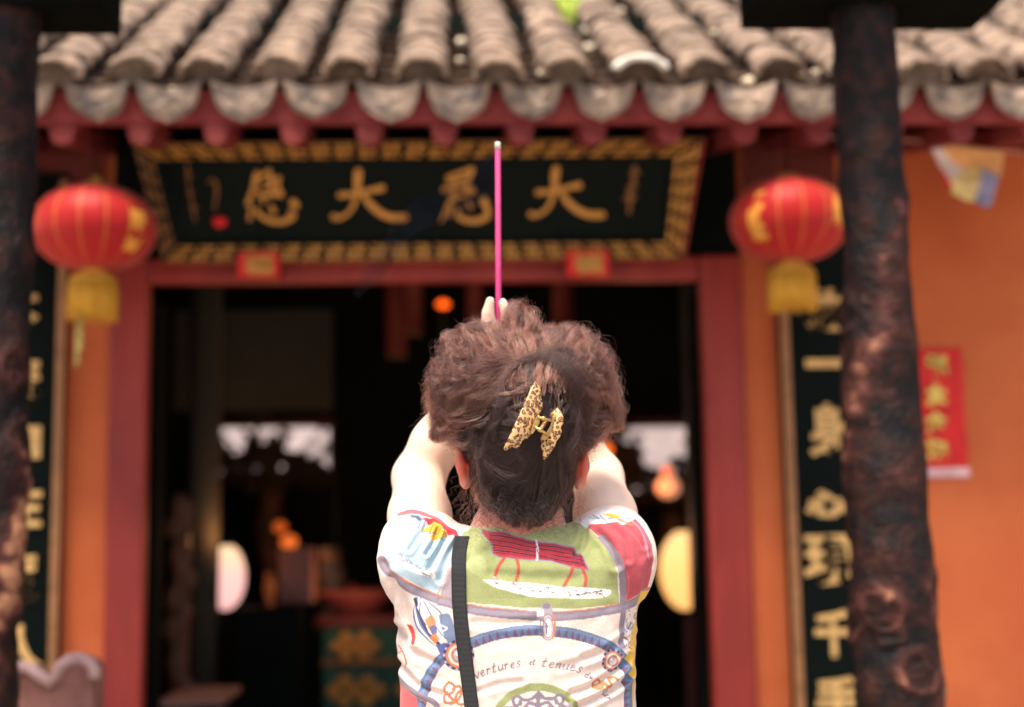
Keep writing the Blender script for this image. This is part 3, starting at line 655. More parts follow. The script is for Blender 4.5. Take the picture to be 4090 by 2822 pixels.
# open door leaves seen edge-on inside
for px0, px1, lab in ((596, 655, 'dark open door leaf folded back at the left of the doorway'), (2755, 2800, 'dark open door leaf folded back at the right of the doorway')):
    a = W(px0, 1500, 5.7); c = W(px1, 1500, 5.7); e = empty('door_leaf', (a.x, 5.7, .32), lab, 'door'); b = MB()
    zt = wz(1140); 
    b.box(min(a.x, c.x), max(a.x, c.x), 5.62, 5.74, .33, zt); b.build('panel', M['black_wood'], e, bevel=.006)
    b = MB(); 
    pass
    for z in (.5, 1.2, 1.9): b = MB(); b.box(min(a.x, c.x)-.004, max(a.x, c.x)+.004, 5.60, 5.619, z, z+.08); b.build('rail', M['black_wood'], e)
# carved screen at the left with dim reddish relief
e = empty('carved_screen', (W(720, 2600, 6.6).x, 6.6, .32), 'tall dim brown carved screen standing at the left inside the hall', 'screen')
a = W(675, 2822, 6.6); c = W(758, 2000, 6.6); b = MB(); b.box(a.x, c.x, 6.58, 6.64, .33, c.z); b.build('panel', M['carved_brown'], e, bevel=.01)
b = MB()
for i in range(26):
    p = W(random.uniform(690, 745), random.uniform(2030, 2790), 6.57); b.ball(p, (random.uniform(.02,.05), .02, random.uniform(.03,.08)), 8, .1)
b.build('relief', mat('dim_gilt_relief', (.05,.02,.012), .6, col2=(.22,.09,.045), scale=9), e, True)
# donation box (pinkish top) lower left
e = empty('donation_box', (W(790, 2822, 6.3).x, 6.3, .32), 'low wooden donation box with a dull pink top, lower left inside the doorway', 'box')
a = W(690, 2822, 6.3); c = W(905, 2768, 6.3); b = MB(); b.box(a.x, c.x, 6.1, 6.6, .33, c.z-.03); b.build('box_body', M['black_wood'], e, bevel=.01)
b = MB(); b.box(a.x-.02, c.x+.02, 6.08, 6.62, c.z-.028, c.z); b.build('lid', mat('dull_pink_lid', (.42,.22,.18), .7), e, bevel=.008)
# altar table with embroidered cloth
YA = 7.5; xa, xb = W(1288, 2600, YA).x, W(2330, 2600, YA).x; zt = W(1400, 2465, YA).z
e = empty('altar_table', ((xa+xb)/2, YA+.35, .32), 'long dark altar table in the middle of the hall behind the person', 'table')
b = MB(); b.box(xa-.04, xb+.04, YA, YA+.75, zt-.05, zt); b.build('table_top', M['red_dark'], e, bevel=.01)
for x in (xa+.03, xb-.03):
    for y in (YA+.08, YA+.67): b = MB(); b.box(x-.03, x+.03, y-.03, y+.03, .322, zt-.052); b.build('leg', M['red_dark'], e)
M['teal'] = mat('teal_satin', (.012,.085,.06), .6, scale=6, bump=.05); M['embro'] = mat('gold_embroidery', (.38,.18,.03), .6, col2=(.58,.32,.07), scale=14)
e = empty('altar_cloth', ((xa+xb)/2, YA-.02, .5), 'teal altar cloth embroidered with large gold flowers hanging from the altar table', 'cloth')
V = []; F = []; n = 60; zc2 = .45
for i in range(n+1):
    x = xa+(xb-xa)*i/n; y = YA-.015-.012*math.sin(i*1.3)*1
    V += [(x, y, zt-.055), (x, y-.004, (zt+zc2)/2), (x, y-.012, zc2)]
for i in range(n): F += [(i*3, i*3+3, i*3+4, i*3+1), (i*3+1, i*3+4, i*3+5, i*3+2)]
mesh('satin', V, F, M['teal'], e, True)
b = MB(); b.box(xa, xb, YA-.045, YA-.03, W(1400, 2640, YA).z-.015, W(1400, 2640, YA).z+.012); b.build('hem_band', M['gold_dim'], e)
for cx0 in np.arange(xa+.17, xb, .36):
    for (cz, rr) in ((W(1400, 2580, YA).z, .085), (W(1400, 2760, YA).z, .10)):
        b = MB()
        for q in range(7):
            an = q*2*math.pi/6; rad = 0 if q == 6 else rr*.9
            b.ball((cx0+rad*math.cos(an)*1.25, YA-.036, cz+rad*math.sin(an)*.62), (rr*random.uniform(.38,.5), .008, rr*random.uniform(.3,.42)), 9, .12)
        b.build('embroidered_flower', M['embro'], e, True)
pass
# offering tray with candle
zz = zt+.002
e = empty('offering_tray', (W(1430, 2400, YA).x, YA+.2, zz), 'wide dull red offering tray on the altar table left of the person', 'tray')
xc = W(1425, 2400, YA+.2).x; zr = W(1425, 2355, YA+.2).z
b = MB(); b.lathe((xc, YA+.2, zz), [(.10,0),(.11,.02),(.20,(zr-zz)*.75),(.205,zr-zz),(.19,zr-zz)], 30); b.build('bowl', mat('dull_red_tray', (.26,.06,.055), .6), e, True)
def candle(px, py, Y, zbase, lab, rad=.016, grp='small flames and lamps on the altar'):
    c = W(px, py, Y); e = empty('altar_candle', (c.x, Y, zbase), lab, 'candle', grp)
    b = MB(); b.lathe((c.x, Y, zbase), [(.03,0),(.032,.01),(.016,.02),(.014,max(.03,c.z-zbase-.03)),(.012,max(.03,c.z-zbase-.03))], 14); b.build('wax_stick', M['red_dark'] if px != 1770 else M['black_wood'], e, True)
    b = MB(); b.lathe((c.x, Y, c.z-.022), [(.003,0),(rad*.8,.012),(rad,.022),(rad*.6,.036),(.002,.05)], 12); b.build('flame', glow('flame_glow', (1,.14,.01), .75), e, True)
candle(1412, 2368, YA+.1, zr, 'orange candle flame burning above the red offering tray')
candle(1770, 1215, 8.2, 1.0, 'tall altar candle with a big orange flame, left above the hands', .040)
# brass censer and jars on the altar (dim shapes)
M['brass'] = mat('dim_brass', (.16,.07,.02), .35, metal=.6, scale=12); M['pinkbox'] = mat('dusty_pink_box', (.17,.075,.07), .7, col2=(.27,.13,.12), scale=5)
e = empty('offering_box', (W(1165, 2420, 7.2).x, 7.2, .33), 'dusty pink offering box stacked on a dark stand, left of the altar', 'box')
a = W(1118, 2410, 7.2); c = W(1252, 2185, 7.2); b = MB(); b.box(a.x, c.x, 7.15, 7.4, a.z, c.z); b.build('box_body', M['pinkbox'], e, bevel=.01)
b = MB(); b.box(a.x-.03, c.x+.06, 7.12, 7.43, a.z-.03, a.z-.001); b.box(a.x, a.x+.05, 7.15, 7.2, .33, a.z-.031); b.box(c.x-.05, c.x, 7.15, 7.2, .33, a.z-.031); b.build('stand', M['black_wood'], e)
def vase(px, pytop, pybot, hw, Y, lab, m_, cat='vase', nm='altar_vase'):
    t = W(px, pytop, Y); bt = W(px, pybot, Y); s = Y/FPX; h = t.z-bt.z; r_ = hw*s
    e = empty(nm, (t.x, Y, bt.z), lab, cat)
    b = MB(); b.lathe((t.x, Y, bt.z), [(r_*.6,0),(r_*.7,.01),(r_*.45,h*.12),(r_*.95,h*.4),(r_,h*.6),(r_*.6,h*.85),(r_*.75,h)], 24); b.build('bowl', m_, e, True)
    if bt.z > .9 and not (YA-.05 < Y < YA+.75 and xa-.1 < t.x < xb+.1):
        b = MB(); b.box(t.x-.16, t.x+.16, Y-.14, Y+.14, .322, bt.z-.002); b.build('pedestal', M['black_wood'], e, bevel=.01)
    b = MB(); b.lathe((t.x, Y, bt.z+h*.83), [(r_*.66,0),(r_*.7,.01),(r_*.66,.02)], 24); b.build('neck_ring', M['gold_dim'], e, True)
    return e, t, bt
vase(1078, 2290, 2420, 22, 7.1, 'narrow orange brass jar beside the dusty pink box', mat('orange_brass', (.45,.15,.04), .4, metal=.3))
vase(1320, 2185, 2465, 58, 7.75, 'greyish incense jar on the left end of the altar table', mat('greyish_pewter', (.06,.045,.045), .5))
for px, py, r_, lab in ((1118, 2105, 26, 'small dim orange bulb above the pink box, the upper one'), (1155, 2165, 32, 'small amber bulb just above the pink box, the lower one'), (2405, 1795, 40, 'orange bulb lamp glowing beside the right of the hair'), (2668, 1945, 48, 'orange cream lamp under the right bright window'), (2665, 1880, 20, 'little orange bulb directly above the orange cream lamp')):
    Y = 8.4; c = W(px, py, Y); s = Y/FPX; e = empty('small_bulb', (c.x, Y, c.z), lab, 'lamp', 'small bulbs glowing inside the hall')
    b = MB(); b.ball(c, (r_*s, r_*s, r_*s*.9), 14); b.build('glass_bulb', glow('bulb_glow', (1,.20,.03) if px != 2668 else (1,.40,.2), .4 if px != 1118 else .18), e, True)
    b = MB(); b.lathe((c.x, Y, c.z-r_*s-.03), [(.012,0),(.02,.02),(.018,.034)], 10); b.tube([(c.x, Y, c.z-r_*s-.03), (c.x+.02, Y+.05, .33)], .006, 6); b.build('holder', M['black_wood'], e, True)
# flower arrangements as dark silhouettes in front of the back windows
M['leaf_dark'] = mat('dark_altar_foliage', (.02,.018,.012), .8, col2=(.06,.028,.016), scale=12)
def flowers(px, py, Y, spots, lab):
    e, t, bt = vase(px, py, py+330, 60, Y, lab, M['carved_brown'], 'flower vase', 'flower_vase')
    b = MB()
    for (x, y, r_) in spots:
        c = W(x, y, Y); s = Y/FPX
        b.tube([(t.x, Y, t.z-.02), ((t.x+c.x)/2, Y, (t.z+c.z)/2+.02), tuple(c)], .007, 5)
        for q in range(16):
            a = random.uniform(0, 6.28); rr = r_*s*random.uniform(.2, 1); d = Vector((math.cos(a)*rr, random.uniform(-.08,.08), math.sin(a)*rr*.85))
            b.ball(c+d, (r_*s*random.uniform(.2,.38), .03, r_*s*random.uniform(.18,.34)), 7, .2)
    b.build('foliage', M['leaf_dark'], e)
flowers(1080, 1960, 9.2, [(1095,1850,85),(950,1880,75),(1180,1845,60),(1100,1780,50),(905,1830,50),(960,1680,30),(1250,1900,60),(1320,1900,50),(1010,1655,60),(1010,1745,42),(1060,1790,70),(1130,1820,52),(1000,1830,70),(880,1790,44),(925,1860,62),(1270,1860,50),(1200,1900,70),(1290,1710,22),(1130,1740,34),(860,1700,30),(1080,1900,90),(1310,1800,30),(1262,1770,14)], 'dark flower arrangement in a vase before the left back window')
flowers(2690, 2060, 9.2, [(2560,1930,70),(2520,1800,46),(2475,1830,70),(2760,1900,50),(2755,1960,60),(2600,1890,40),(2480,1760,70),(2530,1850,56),(2720,1860,60),(2760,1750,34),(2570,1900,46),(2480,1900,60),(2700,1975,50),(2600,1985,60),(2455,1700,50),(2790,1880,50),(2640,1930,16)], 'dark flower arrangement in a vase before the right back window')
# hanging silk streamers high inside (dim reds)
M['dimred'] = mat('dim_red_silk', (.18,.018,.015), .6, col2=(.34,.06,.04), scale=6)
for k, (px, y0, y1, w) in enumerate(((1650,1135,1330,34),(1585,1180,1420,40),(1900,1150,1480,30),(2250,1140,1300,36))):
    Y = 7.0+.2*k; a = W(px-w, y1, Y); c = W(px+w, y0, Y); lab = ('short', 'longer', 'longest', 'narrow')[k]+' dim red silk streamer hanging high in the hall, '+('left of centre', 'leftmost', 'behind the hands', 'rightmost')[k]
    e = empty('silk_streamer', (a.x, Y, a.z), lab, 'streamer', 'silk streamers hanging inside the hall'); b = MB()
    V = []; F = []
    for i in range(13): z = a.z+(3.29-a.z)*i/12; yy = Y+.02*math.sin(i*.8); V += [(a.x, yy, z), (c.x, yy+.01, z), (c.x, yy+.014, z), (a.x, yy+.004, z)]
    for i in range(12):
        for q in range(4): F.append((i*4+q, i*4+(q+1) % 4, i*4+4+(q+1) % 4, i*4+4+q))
    mesh('silk', V, F, M['dimred'], e, True); b.tube([tuple(a), (c.x, Y, a.z)], .012, 6); b.build('rod', M['gold_dim'], e)
# framed dark glass panel at upper left inside (slightly lighter grey)
e = empty('lattice_screen', (W(1000, 1600, 7.9).x, 7.9, .33), 'tall dark grey wall screen at the upper left inside the hall', 'screen')
a = W(690, 1640, 7.9); c = W(1330, 1235, 7.9); b = MB(); b.box(a.x, c.x, 7.9, 7.93, a.z, c.z); b.build('panel', mat('dark_grey_panel', (.055,.055,.043), .8, scale=2), e)
b = MB()
for x in (a.x-.03, c.x): b.box(x, x+.03, 7.885, 7.94, .33, c.z+.03)
b.box(a.x-.001, c.x+.001, 7.884, 7.941, c.z+.001, c.z+.031); b.build('frame', M['black_wood'], e)
# right side dim red drape
e = empty('red_drape', (W(2790, 2600, 6.9).x, 6.9, .33), 'dim brownish red drape hanging at the lower right of the doorway', 'drape')
V = []; F = []; a = W(2738, 2822, 6.9); c = W(2900, 2450, 6.9); n = 30
for i in range(n+1): x = a.x+(c.x-a.x)*i/n; y = 6.9+.03*math.sin(i*1.1); V += [(x, y, .34), (x, y, c.z)]
for i in range(n): F.append((2*i, 2*i+2, 2*i+3, 2*i+1))
mesh('fabric', V, F, mat('dim_red_drape', (.10,.025,.02), .8, col2=(.20,.07,.055), scale=4), e, True); b = MB(); b.tube([(a.x-.05, 6.9, c.z+.01), (c.x+.05, 6.9, c.z+.01)], .012, 8); b.build('curtain_rod', M['black_wood'], e)
# ------------------------------------------------------------------ signed-distance modelling
def surface_nets(Fd, org, h):
    Sg = Fd < 0
    cnt = np.zeros(tuple(n-1 for n in Fd.shape), np.uint8)
    sl = lambda d, n: slice(d, n-1+d)
    nx, ny, nz = Fd.shape
    for dx in (0,1):
        for dy in (0,1):
            for dz in (0,1): cnt += Sg[sl(dx,nx), sl(dy,ny), sl(dz,nz)]
    act = (cnt > 0) & (cnt < 8); I = np.argwhere(act); idx = np.full(act.shape, -1, np.int64); idx[act] = np.arange(len(I))
    acc = np.zeros((len(I), 3)); num = np.zeros(len(I))
    C = [(a, b, c) for a in (0,1) for b in (0,1) for c in (0,1)]
    val = {c: Fd[I[:,0]+c[0], I[:,1]+c[1], I[:,2]+c[2]] for c in C}
    for a in C:
        for ax in range(3):
            if a[ax] == 0:
                b_ = list(a); b_[ax] = 1; b_ = tuple(b_); fa, fb = val[a], val[b_]; x = (fa < 0) != (fb < 0)
                t = np.where(x, fa/np.where(x, fa-fb, 1), 0); p = np.array(a, float)[None].repeat(len(I), 0); p[:, ax] += t
                acc += p*x[:, None]; num += x
    V = (I+acc/num[:, None])*h+np.array(org)
    Fs = []
    for ax in range(3):
        o1, o2 = (ax+1) % 3, (ax+2) % 3
        s0 = [slice(None)]*3; s1 = [slice(None)]*3; s0[ax] = slice(0, -1); s1[ax] = slice(1, None)
        ch = Sg[tuple(s0)] != Sg[tuple(s1)]; J = np.argwhere(ch); J = J[(J[:,o1] > 0) & (J[:,o2] > 0) & (J[:,o1] < Fd.shape[o1]-1) & (J[:,o2] < Fd.shape[o2]-1)]
        def at(d1, d2): K = J.copy(); K[:,o1] -= d1; K[:,o2] -= d2; return idx[K[:,0], K[:,1], K[:,2]]
        Q = np.stack([at(1,1), at(0,1), at(0,0), at(1,0)], 1); ins = Sg[J[:,0], J[:,1], J[:,2]]; Q[~ins] = Q[~ins][:, ::-1]; Fs.append(Q)
    return V.astype(np.float32), np.concatenate(Fs).astype(np.int32)
class SDF:
    def __init__(s): s.p = []          # (fn, lo, hi, op, k)
    def cone(s, a, b, ra, rb, k=.02, op='u'):
        a = np.array(a, np.float32); b = np.array(b, np.float32); m_ = max(ra, rb)
        def fn(P):
            d = b-a; t = np.clip(((P-a)@d)/(d@d), 0, 1); return np.linalg.norm(P-(a+t[...,None]*d), axis=-1)-(ra+(rb-ra)*t)
        s.p.append((fn, np.minimum(a,b)-m_, np.maximum(a,b)+m_, op, k)); return s
    def ell(s, c, r, rot=None, k=.02, op='u'):
        c = np.array(c, np.float32); r = np.array(r, np.float32); Rm = np.array(rot, np.float32) if rot is not None else None
        def fn(P):
            Q = P-c
            if Rm is not None: Q = Q@Rm
            k0 = np.linalg.norm(Q/r, axis=-1)+1e-6; k1 = np.linalg.norm(Q/(r*r), axis=-1)+1e-6; return k0*(k0-1)/k1
        m_ = float(r.max()) if rot is not None else r
        s.p.append((fn, c-m_, c+m_, op, k)); return s
    def custom(s, fn, lo, hi, k=.02, op='u'): s.p.append((fn, np.array(lo), np.array(hi), op, k)); return s
    def ev(s, P):
        out = np.full(P.shape[:-1], 1.0, np.float32)
        for fn, lo, hi, op, k in s.p: out = comb(out, fn(P).astype(np.float32), op, k)
        return out
    def grid(s, lo, hi, h):
        lo = np.array(lo, float); n = np.ceil((np.array(hi)-lo)/h).astype(int)+1
        out = np.full(tuple(n), .5, np.float32)
        ax = [lo[i]+np.arange(n[i])*h for i in range(3)]
        for fn, l, u, op, k in s.p:
            mg = .05+k
            a = [max(0, int((l[i]-mg-lo[i])/h)) for i in range(3)]; b = [min(n[i], int((u[i]+mg-lo[i])/h)+2) for i in range(3)]
            if any(b[i] <= a[i] for i in range(3)): continue
            for x0 in range(a[0], b[0], 32):
                x1 = min(b[0], x0+32)
                G = np.stack(np.meshgrid(ax[0][x0:x1], ax[1][a[1]:b[1]], ax[2][a[2]:b[2]], indexing='ij'), -1).astype(np.float32)
                v = out[x0:x1, a[1]:b[1], a[2]:b[2]]; v[...] = comb(v, fn(G).astype(np.float32), op, k)
        return surface_nets(out, lo, h)
def comb(a, b, op, k):
    if op == 'u':
        h = np.clip(.5+.5*(b-a)/k, 0, 1); return b*(1-h)+a*h-k*h*(1-h)
    b = -b; h = np.clip(.5-.5*(b-a)/k, 0, 1) if False else np.clip(.5+.5*(b-a)/k, 0, 1)   # subtract: smooth max(a, -b)
    return a*(1-h)+b*h+k*h*(1-h)
def smooth_mesh(V, F, it=2, lam=.5):
    e = np.concatenate([F[:, [0,1]], F[:, [1,2]], F[:, [2,3]], F[:, [3,0]]]); n = len(V); V = V.astype(np.float64)
    for _ in range(it):
        acc = np.zeros_like(V); c = np.zeros(n)
        for a, b in ((0,1),(1,0)):
            for ax in range(3): acc[:,ax] += np.bincount(e[:,a], V[e[:,b],ax], n)
            c += np.bincount(e[:,a], minlength=n)
        V = V+(acc/np.maximum(c,1)[:,None]-V)*lam
    return V.astype(np.float32)
def tp(v): return np.array((v.x, v.y, v.z), np.float32)
YN = 2.42
def Pp(px, py, Y): return tp(W(px, py, Y))
# joints
SL, EL, WL = Pp(1682, 2226, 2.44), Pp(1672, 1905, 2.64), Pp(1893, 1480, 2.62)
SR, ER, WR = Pp(2450, 2216, 2.44), Pp(2386, 1905, 2.64), Pp(2085, 1475, 2.62)
XC = Pp(2070, 2600, 2.45)[0]
Zp = lambda py, Y=2.40: W(2045, py, Y).z
# torso loft tables: z, half width, half depth, y centre
TZ = [Zp(q) for q in (2070, 2108, 2150, 2195, 2270, 2400, 2500, 2650, 2822)] + [.98, .90, .80, .70]
TA = [.070, .083, .094, .112, .182, .204, .198, .192, .192, .192, .198, .195, .16]
TB = [.060, .066, .080, .096, .112, .120, .122, .122, .122, .125, .130, .125, .10]
TY = [2.435, 2.44, 2.445, 2.45, 2.455, 2.46, 2.462, 2.465, 2.468, 2.47, 2.47, 2.47, 2.47]
def loft(off, zlo, zhi):
    z_, a_, b_, y_ = [np.array(q[::-1]) for q in (TZ, TA, TB, TY)]
    def fn(P):
        z = P[..., 2]; a = np.interp(z, z_, a_)+off; b = np.interp(z, z_, b_)+off; yc = np.interp(z, z_, y_)
        q = ((np.abs(P[...,0]-XC)/a)**2.3+(np.abs(P[...,1]-yc)/b)**2.3)**(1/2.3); d = (q-1)*np.minimum(a, b)*1.0
        return np.maximum(d, np.maximum(z-zhi, zlo-z))
    return fn, (XC-.22, 2.30, zlo), (XC+.22, 2.62, zhi)
def unit(v): return v/np.linalg.norm(v)
# ------------------------------------------------------------------ body
Bd = SDF()
fn, lo, hi = loft(-.004, .78, TZ[0]); Bd.custom(fn, lo, hi, .03)
nb = Pp(2076, 2150, 2.44); nt_ = Pp(2084, 1900, 2.425)
Bd.cone(nb, nt_, .074, .064, .03)
HC = Pp(2086, 1735, 2.43)
Bd.ell(HC, (.076,.094,.098), None, .02)
Bd.ell(HC+np.array((0,.030,-.060)), (.062,.070,.080), None, .03)      # face
Bd.ell(HC+np.array((0,.075,-.115)), (.030,.025,.022), None, .02)      # chin
Bd.cone(HC+np.array((0,.096,-.020)), HC+np.array((0,.116,-.058)), .008, .013, .012)   # nose
for s_ in (-1, 1):
    Bd.ell(HC+np.array((.034*s_,.080,-.060)), (.022,.020,.020), None, .02)            # cheek
    Bd.ell(HC+np.array((.030*s_,.097,-.024)), (.015,.012,.009), None, .006, 's')      # eye socket
    Bd.ell(HC+np.array((.030*s_,.086,-.024)), (.012,.012,.012), None, .003)
    Bd.cone(HC+np.array((.014*s_,.094,-.004)), HC+np.array((.046*s_,.082,-.006)), .007, .005, .012)  # brow
Bd.ell(HC+np.array((0,.100,-.086)), (.022,.010,.006), None, .006); Bd.ell(HC+np.array((0,.098,-.095)), (.018,.010,.006), None, .006)
# ears
for s_, px, py in ((-1, 1849, 1856), (1, 2324, 1862)):
    c = Pp(px, py, 2.41); a = R(24)*s_; Rm = np.array(((math.cos(a), -math.sin(a), 0), (math.sin(a), math.cos(a), 0), (0,0,1)))
    tilt = .14*s_; Rt = np.array(((math.cos(tilt),0,math.sin(tilt)),(0,1,0),(-math.sin(tilt),0,math.cos(tilt)))); Rm = Rm@Rt
    Bd.ell(c, (.009,.018,.031), Rm, .006); Bd.ell(c+np.array((-.004*s_,.000,-.028)), (.010,.011,.014), Rm, .008)
    Bd.ell(c+np.array((.008*s_,.006,.004)), (.006,.012,.020), Rm, .004, 's'); Bd.cone(c, c+np.array((-.022*s_,.004,-.004)), .012, .015, .01)
# arms
for Sh, E, Wr, s_ in ((SL, EL, WL, -1), (SR, ER, WR, 1)):
    Bd.cone((XC+.10*s_, 2.45, Sh[2]-.020), Sh, .048, .058, .035)
    Bd.cone(Sh, (Sh+E)/2, .056, .053, .03); Bd.cone((Sh+E)/2, E, .053, .045, .02)
    f = unit(Wr-E); Bd.cone(E, E+f*.07, .046, .043, .02); Bd.cone(E+f*.07, Wr, .043, .026, .025)
# hands: fists round the incense stick, thumbs up
K0 = Pp(1991, 1216, 2.60); stk_top = Pp(1988, 566, 2.56); ax_ = unit(stk_top-K0)
for s_, Wr, tt, tb in ((-1, WL, Pp(1958, 1200, 2.585), Pp(1954, 1303, 2.60)), (1, WR, Pp(2008, 1208, 2.59), Pp(2034, 1333, 2.60))):
    pc = K0+ax_*(-.075)+np.array((.026*s_, .0, 0))
    Bd.cone(Wr, pc+np.array((.006*s_,.0,-.04)), .026, .022, .02)
    Bd.ell(pc, (.017,.036,.044), None, .018)
    Bd.cone(pc+np.array((.004*s_,-.012,.005)), tb, .021, .0150, .012); mid = (tt+tb)/2+np.array((.003*s_,0,0)); Bd.cone(tb, mid, .0150, .0118, .005); Bd.cone(mid, tt, .0118, .0085, .004)
    for i, ln in enumerate((.036, .040, .037, .030)):
        z = .030-.0195*i+(.004 if s_ < 0 else -.006); k0 = pc+ax_*z+np.array((.004*s_, .030, 0)); k1 = K0+ax_*(-.075+z)+np.array((-.004*s_, .050+.006*(s_ > 0), 0)); 
        k2 = K0+ax_*(-.075+z-.002)+np.array((-.026*s_, .040, 0)); k3 = k2+np.array((-.006*s_, -.022*ln/.04, -.001))
        Bd.cone(k0, k1, .0098, .0090, .003); Bd.cone(k1, k2, .0090, .0082, .002); Bd.cone(k2, k3, .0082, .0070, .002)
# legs and feet
for s_ in (-1, 1):
    hp = np.array((XC+.095*s_, 2.47, .86)); kn = np.array((XC+.10*s_, 2.455, .47)); an = np.array((XC+.105*s_, 2.48, .09))
    Bd.cone(hp, kn, .092, .060, .03); Bd.cone(kn, an+np.array((0,-.01,.20)), .060, .052, .03); Bd.cone(an+np.array((0,-.01,.20)), an, .052, .038, .03)
    Bd.cone(an+np.array((0,.01,-.045)), an+np.array((.015*s_,.14,-.065)), .034, .022, .02)
V, F = Bd.grid((XC-.34, 2.26, .0), (XC+.34, 2.78, 1.80), .004); V = smooth_mesh(V, F, 2)
def skin_mat():
    m, nt, b = nodemat('skin'); N = nt.nodes; L = nt.links
    tc = N.new('ShaderNodeTexCoord'); n1 = N.new('ShaderNodeTexNoise'); n1.inputs['Scale'].default_value = 18; n1.inputs['Detail'].default_value = 5; L.new(tc.outputs['Object'], n1.inputs['Vector'])
    rp = N.new('ShaderNodeValToRGB'); rp.color_ramp.elements[0].position = .3; rp.color_ramp.elements[1].position = .7; rp.color_ramp.elements[0].color = (.76,.55,.43,1); rp.color_ramp.elements[1].color = (.84,.64,.52,1)
    L.new(n1.outputs['Fac'], rp.inputs['Fac'])
    at = N.new('ShaderNodeAttribute'); at.attribute_name = 'flush_and_light'; mx = N.new('ShaderNodeMix'); mx.data_type = 'RGBA'; L.new(at.outputs['Fac'], mx.inputs[0]); L.new(rp.outputs[0], mx.inputs[6]); mx.inputs[7].default_value = (.50,.060,.026,1)
    L.new(mx.outputs[2], b.inputs['Base Color']); b.inputs['Roughness'].default_value = .48; b.inputs['Subsurface Weight'].default_value = .35; b.inputs['Subsurface Radius'].default_value = (1,.25,.12); b.inputs['Subsurface Scale'].default_value = .015
    n2 = N.new('ShaderNodeTexNoise'); n2.inputs['Scale'].default_value = 260; L.new(tc.outputs['Object'], n2.inputs['Vector']); bp = N.new('ShaderNodeBump'); bp.inputs['Strength'].default_value = .12; bp.inputs['Distance'].default_value = .003
    L.new(n2.outputs['Fac'], bp.inputs['Height']); L.new(bp.outputs[0], b.inputs['Normal'])
    return m
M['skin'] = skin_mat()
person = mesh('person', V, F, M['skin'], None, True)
setp(person, 'person seen from behind in colourful printed shirt, arms raised, holding an incense stick', 'person')
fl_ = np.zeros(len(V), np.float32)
nk = Pp(2080, 2030, 2.37); fl_ = np.maximum(fl_, .72*np.clip(1.7-np.linalg.norm((V-nk)/np.array((.10,.07,.075)), axis=1), 0, 1))  # neck redness, with the shade under the hair put into it
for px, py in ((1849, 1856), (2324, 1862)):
    c = Pp(px, py, 2.41); d = np.linalg.norm((V-c)/np.array((.022,.03,.045)), axis=1); fl_ = np.maximum(fl_, np.clip(1.6-d*1.2, 0, 1))  # light shining red through the ears, put into the skin colour
at = person.data.attributes.new('flush_and_light', 'FLOAT', 'POINT'); at.data.foreach_set('value', fl_)
# eyes and lips as simple children
b = MB()
for s_ in (-1, 1): c = HC+np.array((.030*s_,.0895,-.024)); b.ball(c, (.010,.0095,.006), 12)
b.build('eye', mat('eye_dark', (.03,.02,.015), .2), person, True)
# trousers and shoes
Tr = SDF(); fn, lo, hi = loft(.004, .80, .985); Tr.custom(fn, lo, hi, .03); Tr.ell((XC, 2.45, .84), (.215,.150,.15), None, .04)
for s_ in (-1, 1):
    hp = np.array((XC+.095*s_, 2.47, .84)); kn = np.array((XC+.10*s_, 2.455, .47)); an = np.array((XC+.105*s_, 2.47, .11))
    Tr.cone(hp, kn, .112, .080, .03); Tr.cone(kn, an, .078, .068, .03)
V, F = Tr.grid((XC-.26, 2.28, .02), (XC+.26, 2.66, 1.0), .008); V = smooth_mesh(V, F, 2); mesh('trousers', V, F, mat('dark_trousers', (.02,.022,.03), .85, bump=.3, bscale=200), person, True)
for s_ in (-1, 1):
    Sh_ = SDF(); an = np.array((XC+.105*s_, 2.48, .05)); Sh_.cone(an+np.array((0,-.02,-.002)), an+np.array((.018*s_,.15,-.012)), .043, .034, .02)
    Sh_.custom(lambda P: np.maximum(P[...,2]-.2, -(P[...,2]-.0))*0+(.004-P[...,2])*-1*-1, (XC-.4,2.3,-.1), (XC+.4,2.8,.004), .004, 'u') if False else None
    V, F = Sh_.grid(an-np.array((.09,.12,.055)), an+np.array((.09,.24,.08)), .005); V = smooth_mesh(V, F, 2); V[:,2] = np.maximum(V[:,2], .003); mesh('shoe', V, F, mat('black_shoe', (.015,.015,.015), .5), person, True)
# ------------------------------------------------------------------ shirt
def armcut(P, Sh, E, t):
    d = unit(E-Sh); return (P-(Sh+(E-Sh)*t))@d
sh = SDF(); fn, lo, hi = loft(.008, .93, TZ[1]+.004); sh.custom(fn, lo, hi, .02)
for Sh, E, s_ in ((SL, EL, -1), (SR, ER, 1)):
    sh.cone((XC+.09*s_, 2.45, Sh[2]-.020), Sh, .052, .066, .035)
    cut = .20 if s_ < 0 else .22
    def sl_fn(P, Sh=Sh, E=E, cut=cut):
        a, b_ = Sh, E; d = b_-a; t = np.clip(((P-a)@d)/(d@d), -.05, 1); q = np.linalg.norm(P-(a+t[...,None]*d), axis=-1)-(.067+(.070-.067)*t)
        return np.maximum(q, armcut(P, Sh, E, cut))
    lo_, hi_ = np.minimum(Sh, E)-.08, np.maximum(Sh, E)+.08; sh.custom(sl_fn, lo_, hi_, .030)
